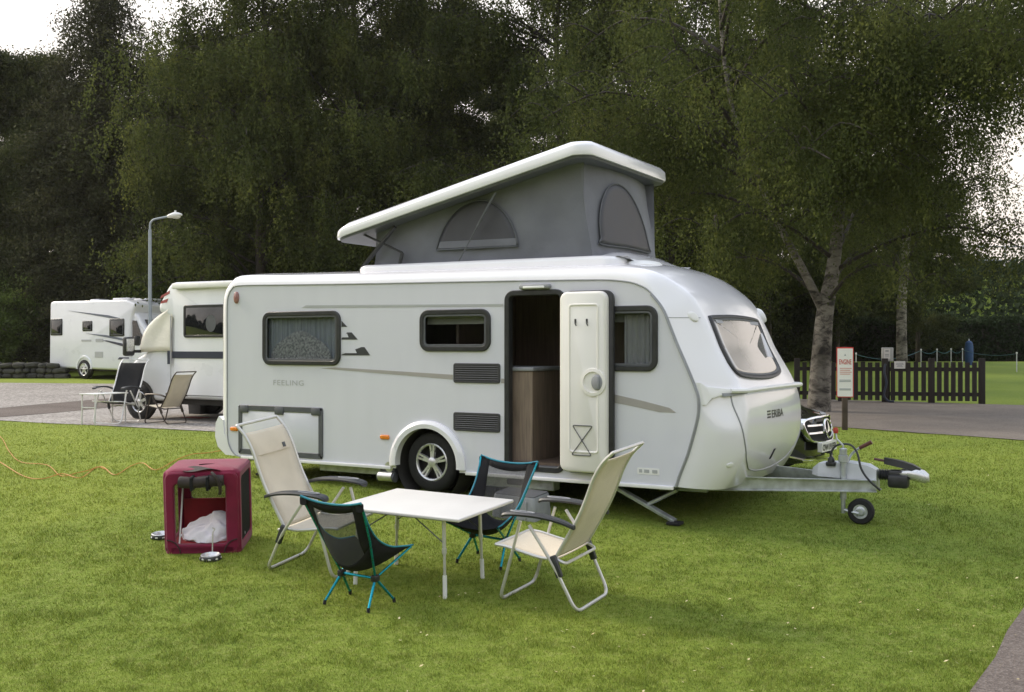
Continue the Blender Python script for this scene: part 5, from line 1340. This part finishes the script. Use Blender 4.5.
for lab, px, d, s, rz in (('dense dark tree between the conifer and the weeping birch at left', 182, 51, .80, 1.2), ('dense tree at the left edge of the picture, lower than the conifer', 6, 49, .80, 2.0), ('rounded dense tree just left of the conifer under the bright sky', 54, 53, .80, 4.4), ('dark dense tree behind the low slope of the raised roof', 296, 54, .95, 3.1), ('dense tree filling the gap behind the peak of the raised roof', 620, 53, .74, 5.2), ('dense dark tree behind the trunk of the forked birch', 836, 57, .78, 2.6), ('dense dark tree behind the slim white birch', 918, 60, .55, .8), ('dense tree behind the middle of the raised roof', 505, 56, .80, 1.9), ('far dense tree in the gap left of the raised roof, above the caravan tail', 246, 60, .92, 3.6), ('far dense tree above the middle slope of the raised roof', 405, 61, .90, 4.2), ('far dense tree right of the raised roof, above the front window of the caravan', 712, 60, .84, .4)):
    c_ = copy_tree(dn); c_['label'] = lab; set_tree(c_, px, d, s, rz)
cf = make_tree('conifer_tree', 'dark pointed conifer standing against the bright sky at left', 'tree', conifer_parts(61, 17.5, 5.4, .14, 36), M_fir, M_bark)
set_tree(cf, 104, 46, 1.0, .5)
ls = make_tree('shrub', 'pale green shrub at the left edge below the trees', 'shrub', dense_parts(71, 5.0, 2.3, 900, 40, .11, .04, .10, .0, .38), M_lightleaf, M_bark, 'shrubs under the trees')
set_tree(ls, -12, 43, .85, 0)
for lab, px, d, s, rz in (('pale shrub between the conifer and the weeping birch', 207, 44, 1.15, 1.0), ('small pale shrub right behind the tail of the caravan', 318, 45, .95, 3.3)):
    c_ = copy_tree(ls); c_['label'] = lab; set_tree(c_, px, d, s, rz)
ds = make_tree('shrub', 'dark shrub behind the tail end of the far motorhome', 'shrub', dense_parts(81, 5.4, 3.0, 1000, 44, .13, .03, .12, .0, .45), M_darkleaf, M_bark, 'shrubs under the trees')
set_tree(ds, 42, 47.5, 1.0, 0)
for lab, px, d, s, rz in (('dark shrub behind the lamp post', 150, 50, 1.1, 2.1), ('dark shrub above the roof of the far motorhome', 98, 49, 1.05, 4.6), ('dark shrub between the lamp post and the caravan tail', 250, 50, 1.2, 1.1), ('dark shrub hidden low behind the low end of the raised roof', 375, 51, 1.1, 5.5), ('dark shrub behind the front roof edge of the caravan', 700, 52, 1.15, 3.0), ('dark shrub behind the left fork of the birch', 775, 58, 1.1, .7), ('dark shrub at the far left edge of the picture', -22, 48, 1.1, 2.9)):
    c_ = copy_tree(ds); c_['label'] = lab; set_tree(c_, px, d, s, rz)
# far woodland behind everything
g = np.random.default_rng(91); n = 62000
wx = g.uniform(-75, 26, n); top = 9.5 + 2.5 * np.sin(wx * .35) + 1.5 * np.sin(wx * .9 + 1)
top = np.where(wx > 16, top * .75, top)
wz = .3 + g.random(n) ** .8 * top; wy = 70 + g.normal(0, 1.6, n) + 2 * np.sin(wx * .5 + wz * .4)
D = g.normal(0, .7, (n, 3)); D[:, 2] -= .3
V, tn = leaves_at(np.stack([wx, wy, wz], -1), D, .55, g, .6)
wo = soup('woodland', V, M_darkleaf, tn); tag(wo, 'dark far woodland reading as one mass behind the trees', 'woodland', None, 'stuff')
g = np.random.default_rng(93); n = 90000
an = g.uniform(R(165), R(335), n); top = 12 + 3 * np.sin(an * 21) + 2 * np.sin(an * 55 + 1)
rr_ = 62 + g.normal(0, 1.6, n); wx = np.cos(an) * rr_; wy = np.sin(an) * rr_ + 8
wz = -.5 + g.random(n) ** .8 * top
V, tn = leaves_at(np.stack([wx, wy, wz], -1), g.normal(0, .7, (n, 3)), .9, g, .7)
wo2 = soup('woodland', V, M_darkleaf, tn); tag(wo2, 'dark woodland across the park, mirrored in the caravan windows', 'woodland', None, 'stuff')
# rough growth on the embankment
n = 26000; bx_ = g.uniform(17, 62, n); by = g.uniform(67, 92, n); bzv = gz(bx_, by) + bank(bx_, by) + g.random(n) ** 1.5 * (1.2 + .8 * np.sin(bx_ * .8) * np.sin(by * .7))
D = g.normal(0, .6, (n, 3)); D[:, 2] += .3
V, tn = leaves_at(np.stack([bx_, by, bzv], -1), D, .5, g, .6)
bo = soup('undergrowth', V, M_hedgeleaf, tn); tag(bo, 'rough green undergrowth on the embankment at the right edge', 'undergrowth', None, 'stuff')
# clipped hedge beyond the green
hg = thing('hedge', 'long dark clipped hedge along the far side of the green at right', 'hedge', (0, 0, 0))
n = 46000; hx = g.uniform(13, 60, n); f_ = g.random(n)
hz_ = np.where(f_ < .7, g.random(n) * 2.45, 2.45 + g.normal(0, .10, n)) + .1 * np.sin(hx * 1.3); hy = np.where(f_ < .7, 63.0 + g.normal(0, .13, n) + .12 * np.sin(hx * 2.1 + hz_ * 3), 63.0 + g.random(n) * 1.4)
D = g.normal(0, .7, (n, 3)); D[:, 1] -= .4
V, tn = leaves_at(np.stack([hx, hy, hz_ + .6], -1), D, .20, g, .6); soup('foliage', V, M_hedgeleaf, tn, hg)
b = MB(); b.box((36.5, 63.75, 1.75), (47, 1.25, 2.3)); b.build('branches', M_twig, hg, smooth=False)
# ------------------------------------------------------------------ fence, signs, rope posts, stone wall
M_fence = mat('dark_brown_fence', (.022, .018, .015), .8, 0, .35, 3, .3, 30, stretch=(6, 6, .8))
M_post = mat('brown_post', (.07, .05, .04), .8, 0, .3, 4, .3, 25)
M_signw = mat('sign_white', (.74, .73, .71), .45, 0, .03, 5)
M_signred = mat('sign_red', (.50, .045, .04), .5, 0, .1, 6)
M_signpale = mat('sign_pale_red', (.62, .36, .33), .5, 0, .1, 6)
M_signgrey = mat('sign_grey', (.30, .32, .34), .5, 0, .1, 6)
fA, fB = Vector((7.578, 27.758, 0)), Vector((12.008, 26.674, 0))
ang = math.atan2(fB.y - fA.y, fB.x - fA.x); flen = (fB - fA).length
fz = gzf(*fA.xy)
fn = thing('picket_fence', 'dark brown wooden picket fence beside the road at right', 'fence', (fA.x, fA.y, fz), ang)
pf = [0, .245, .485, .735, 1.0]
for k in pf:
    b = MB(); b.box((k * flen, .02, .56), (.15, .13, 1.16), bev=.012); b.build('post', M_fence, fn)
for k in range(4):
    x0, x1 = pf[k] * flen + .1, pf[k + 1] * flen - .1
    b = MB(); nP = int((x1 - x0) / .168)
    for j in range(nP):
        xx = x0 + (j + .5) * (x1 - x0) / nP; hh_ = 1.04 + rnd.uniform(-.012, .012)
        b.loft([[Vector((xx + a, -.028 + q, z)) for a, q in ((-.056, -.012), (.056, -.012), (.056, .012), (-.056, .012))] for z in (.05, hh_ - .03, hh_)])
    b.build('picket_panel', M_fence, fn, smooth=False)
    for z in (.22, .86):
        b = MB(); b.box(((x0 + x1) / 2, .006, z), (x1 - x0 + .1, .04, .10)); b.build('rail', M_fence, fn, smooth=False)
def fpos(px, off=0.0, z=0.0):
    rx = (px - 512) / FOC
    dx, dy = fB.x - fA.x, fB.y - fA.y; t_ = (fA.x * dy - fA.y * dx) / (rx * dy - dx)
    return Vector((t_ * rx + math.sin(ang) * off, t_ - math.cos(ang) * off, z))
fr_ = lambda a, z, c: Vector((a, -c, z))
sg = thing('warning_sign', 'tall narrow white sign with red border on a brown post in front of the birch', 'sign')
b = MB(); b.box((0, .03, .75), (.10, .07, 1.55), bev=.008); b.build('post', M_post, sg)
b = MB(); b.plate(rrect(-.15, .60, .15, 1.52, .012, 2), -.005, .010, fr_); bd = b.build('board', M_signred, sg, smooth=False)
b = MB(); b.plate(rrect(-.135, .615, .135, 1.495, .008, 2), .008, .014, fr_); b.build('face', M_signw, bd, smooth=False)
b = MB()
for k in range(4): b.box((-.0 + (.0 if k % 2 else .01), -.0155, 1.13 - k * .035), (.21 - .03 * (k % 2), .003, .018))
b.build('red_text_lines', M_signpale, bd, smooth=False)
b = MB()
for z in (.915, .89, .755, .735): b.box((0, -.0155, z), (.20, .003, .014))
b.plate(ccw([(-.018, 1.36), (.018, 1.36), (.0, 1.40)]), .013, .017, fr_); b.build('grey_text_lines', M_signgrey, bd, smooth=False)
lettering('ENGINE', .13, lambda a, z, c: Vector((-.108 + a, -.0165, 1.205 + z)), M_signred, bd, bold=.002, fit=.215)
q_ = hit(845, 430); sg.location = (q_.x, q_.y, gzf(q_.x, q_.y)); sg.rotation_euler = (0, 0, R(-10))
bxp = thing('service_post', 'white box on a dark post rising above the picket fence', 'service post')
b = MB(); b.box((0, 0, .55), (.12, .12, 1.1), bev=.01); b.build('post', M_fence, bxp)
b = MB(); b.box((0, 0, 1.25), (.28, .20, .36), bev=.015); bb_ = b.build('box', mat('pale_grey_box', (.45, .46, .45), .5, 0, .08, 6), bxp)
b = MB(); b.plate(rrect(-.10, 1.12, .06, 1.40, .01, 2), .10, .104, fr_); b.build('notice', M_signw, bb_, smooth=False)
b = MB(); b.box((-.02, -.107, 1.34), (.08, .004, .03)); b.box((-.02, -.107, 1.25), (.10, .004, .015)); b.box((-.02, -.107, 1.21), (.10, .004, .015)); b.build('print', M_signgrey, bb_, smooth=False)
q_ = fpos(888, -.14); bxp.location = (q_.x, q_.y, gzf(q_.x, q_.y)); bxp.rotation_euler = (0, 0, ang)
ps = thing('notice_plate', 'small white notice plate fixed on top of the picket fence', 'sign')
b = MB(); b.box((0, 0, .97), (.27, .014, .19), bev=.005); pt = b.build('plate', M_signw, ps, smooth=False)
b = MB()
for z, w_ in ((1.015, .17), (.985, .19), (.955, .12), (.925, .15)): b.box((0, -.0085, z), (w_, .003, .013))
b.build('print', M_signgrey, pt, smooth=False)
q_ = fpos(899.5, .05); ps.location = (q_.x, q_.y, fz); ps.rotation_euler = (0, 0, ang)
b = MB(); b.tube(catmull([(0, 0, 1.0), (-.03, -.03, .8), (.02, -.04, .5), (-.04, -.03, .2), (.06, -.05, .04), (.2, -.1, .03)], 6), .03, 8)
hs = b.build('hose', mat('navy_hose', (.02, .028, .05), .5), None); tag(hs, 'dark blue hose hanging down the picket fence below the white box', 'hose')
q_ = fpos(885, .10); hs.location = (q_.x, q_.y, fz); hs.rotation_euler = (0, 0, ang)

M_stake = mat('white_stake', (.55, .56, .57), .5)
RP = [(856, 43.5, 'thin white rope stake standing alone left of the white box'), (921, 49.5, 'thin white rope stake just right of the slim birch trunk'), (937, 50, 'second thin white rope stake right of the slim birch'), (951, 50.5, 'third thin white rope stake right of the slim birch'), (962.5, 50.5, 'thin white rope stake touching the blue covered post'), (1016.7, 44.4, 'thin white rope stake on the open green near the right edge')]
tops = []
s0 = None
for i, (px, d, lab) in enumerate(RP):
    if s0 is None:
        s0 = thing('rope_stake', lab, 'stake', group='rope stakes on the green')
        b = MB(); b.tube([(0, 0, -.05), (0, 0, .80)], .022, 8); b.build('stake', M_stake, s0); b = MB(); b.lathe([(.0, .86), (.035, .84), (.04, .80), (.025, .77)], axis='Z', seg=10); b.build('cap', M_signw, s0); k_ = s0
    else: k_ = copy_tree(s0); k_['label'] = lab
    x = (px - 512) / FOC * d; k_.location = (x, d, gzf(x, d)); tops.append(Vector((x, d, gzf(x, d) + .78)))
b = MB()
for a, c_ in zip(tops[1:-1], tops[2:]): b.tube([a.lerp(c_, t_) - Vector((0, 0, .16 * 4 * t_ * (1 - t_))) for t_ in np.linspace(0, 1, 9)], .012, 5)
a, c_ = tops[0], tops[1]; b.tube([a.lerp(c_, t_) - Vector((0, 0, .30 * 4 * t_ * (1 - t_))) for t_ in np.linspace(0, 1, 14)], .012, 5)
ro = b.build('boundary_rope', mat('teal_rope', (.05, .14, .16), .7), None); tag(ro, 'thin blue green rope strung between the white stakes on the green', 'rope')
bp_ = thing('covered_post', 'blue covered post on the green right behind the rope stakes', 'post')
b = MB(); b.loft([[Vector((a * k, q * k, z)) for a, q in ellipse(0, 0, .2, .2, 14)] for k, z in ((.8, 0), (1, .3), (1.0, .9), (.8, 1.12), (.3, 1.2))]); b.build('cover', mat('blue_cover', (.02, .06, .16), .7, 0, .2, 4), bp_)
b = MB(); b.tube([(0, 0, 1.1), (0, 0, 1.3)], .03, 8); b.build('pole', M_stake, bp_)
d = 51.5; x = (969 - 512) / FOC * d; bp_.location = (x, d, gzf(x, d))

# railing on the embankment
rl = thing('railing', 'grey railing on top of the embankment at the right edge', 'railing')
xr = np.arange(34, 60, 2.6); yr = 88.5
zt = lambda x: gzf(x, yr) + float(bank(x, yr))
for x in xr:
    b = MB(); b.tube([(x, yr, zt(x) - .2), (x, yr, zt(x) + 2.4)], .07, 6); b.build('post', M_signgrey, rl)
b = MB()
for h_ in (1.2, 2.35):
    b = MB(); b.tube([(x, yr, zt(x) + h_) for x in xr], .06, 6); b.build('rail', M_signgrey, rl)
# dry stone wall at left
wl = MB(); q = random.Random(5)
for row in range(3):
    x = -32.0 + row * .13
    while x < -17.2:
        w_ = q.uniform(.25, .55); h_ = .20; 
        wl.box((x + w_ / 2, 39.6 + q.uniform(-.05, .05), gzf(x, 39.6) + .08 + row * .2 + q.uniform(-.01, .01)), (w_ * .96, .45, h_ * q.uniform(.85, 1.05)), rot=(q.uniform(-.12, .12), q.uniform(-.14, .14), q.uniform(-.1, .1)), bev=.06, seg=1)
        x += w_
wo_ = wl.build('stone_wall', mat('lichen_stone', (.02, .021, .018), .95, 0, .45, 2.2, .8, 14, col2=(.085, .082, .07)), None); tag(wo_, 'low dry stone wall under the trees left of the far motorhome', 'wall')

# ------------------------------------------------------------------ light
SUN_EL, SUN_AZ = 36.0, -62.0      # azimuth measured from straight ahead, negative to the left
w = bpy.data.worlds.new('World'); scene.world = w; w.use_nodes = True
nt = w.node_tree; bg = nt.nodes['Background']
sky = nt.nodes.new('ShaderNodeTexSky'); sky.sky_type = 'NISHITA'; sky.sun_disc = False
sky.sun_elevation = R(SUN_EL); sky.sun_rotation = R(SUN_AZ); sky.dust_density = 4.0; sky.air_density = 1.3
hsv = nt.nodes.new('ShaderNodeHueSaturation'); hsv.inputs['Saturation'].default_value = .40
nt.links.new(sky.outputs[0], hsv.inputs['Color'])
tcw = nt.nodes.new('ShaderNodeTexCoord')
cl_ = noise(nt, tcw.outputs['Generated'], 2.2, 5, .6, .4)
cz = nt.nodes.new('ShaderNodeSeparateXYZ'); nt.links.new(tcw.outputs['Generated'], cz.inputs[0])
hz_c = ramp(nt, cz.outputs[2], [(.0, (.92, .80, .71)), (.18, (1.0, .89, .80)), (.34, (1.06, 1.0, .94)), (.62, (.85, .94, 1.10))])
cc = mixc(nt, ramp(nt, cl_, [(.35, (4.6, 4.6, 4.6)), (.65, (8.4, 8.4, 8.4))]), hz_c, 1.0, 'MULTIPLY')
mixn = mixc(nt, hsv.outputs[0], cc, .75)
nt.links.new(mixn, bg.inputs[0]); bg.inputs[1].default_value = .15
sl = bpy.data.lights.new('sun', 'SUN'); sl.energy = 2.0; sl.angle = R(16); sl.color = (1.0, .87, .68)
so = bpy.data.objects.new('sun', sl); COL.objects.link(so)
az = R(SUN_AZ); dv = Vector((math.sin(az) * math.cos(R(SUN_EL)), math.cos(az) * math.cos(R(SUN_EL)), math.sin(R(SUN_EL))))
so.rotation_euler = dv.to_track_quat('Z', 'Y').to_euler()
vs = scene.view_settings; vs.view_transform = 'Standard'; vs.look = 'None'; vs.gamma = 1; vs.use_curve_mapping = False; vs.exposure = 0.6
hb_ = MB(); hb_.box((0, 290, 12), (1150, 1170, 60)); hz_o = hb_.build('haze', None, None, smooth=False)  # box of thin haze, added to lift the dark trees like lens glare
hm = bpy.data.materials.new('added_veil_haze'); hm.use_nodes = True; hn = hm.node_tree; hn.nodes.clear()
ho = hn.nodes.new('ShaderNodeOutputMaterial'); hv = hn.nodes.new('ShaderNodeVolumePrincipled'); hv.inputs['Color'].default_value = (.95, .93, .90, 1); hv.inputs['Density'].default_value = .0002; hv.inputs['Anisotropy'].default_value = .3
hn.links.new(hv.outputs[0], ho.inputs['Volume']); hz_o.data.materials.append(hm); hz_o['kind'] = 'stuff'; hz_o['label'] = 'thin pale haze volume added to lift the dark far trees'; hz_o['category'] = 'haze'
scene.cycles.max_bounces = 8; scene.cycles.transparent_max_bounces = 12; scene.cycles.use_denoising = True
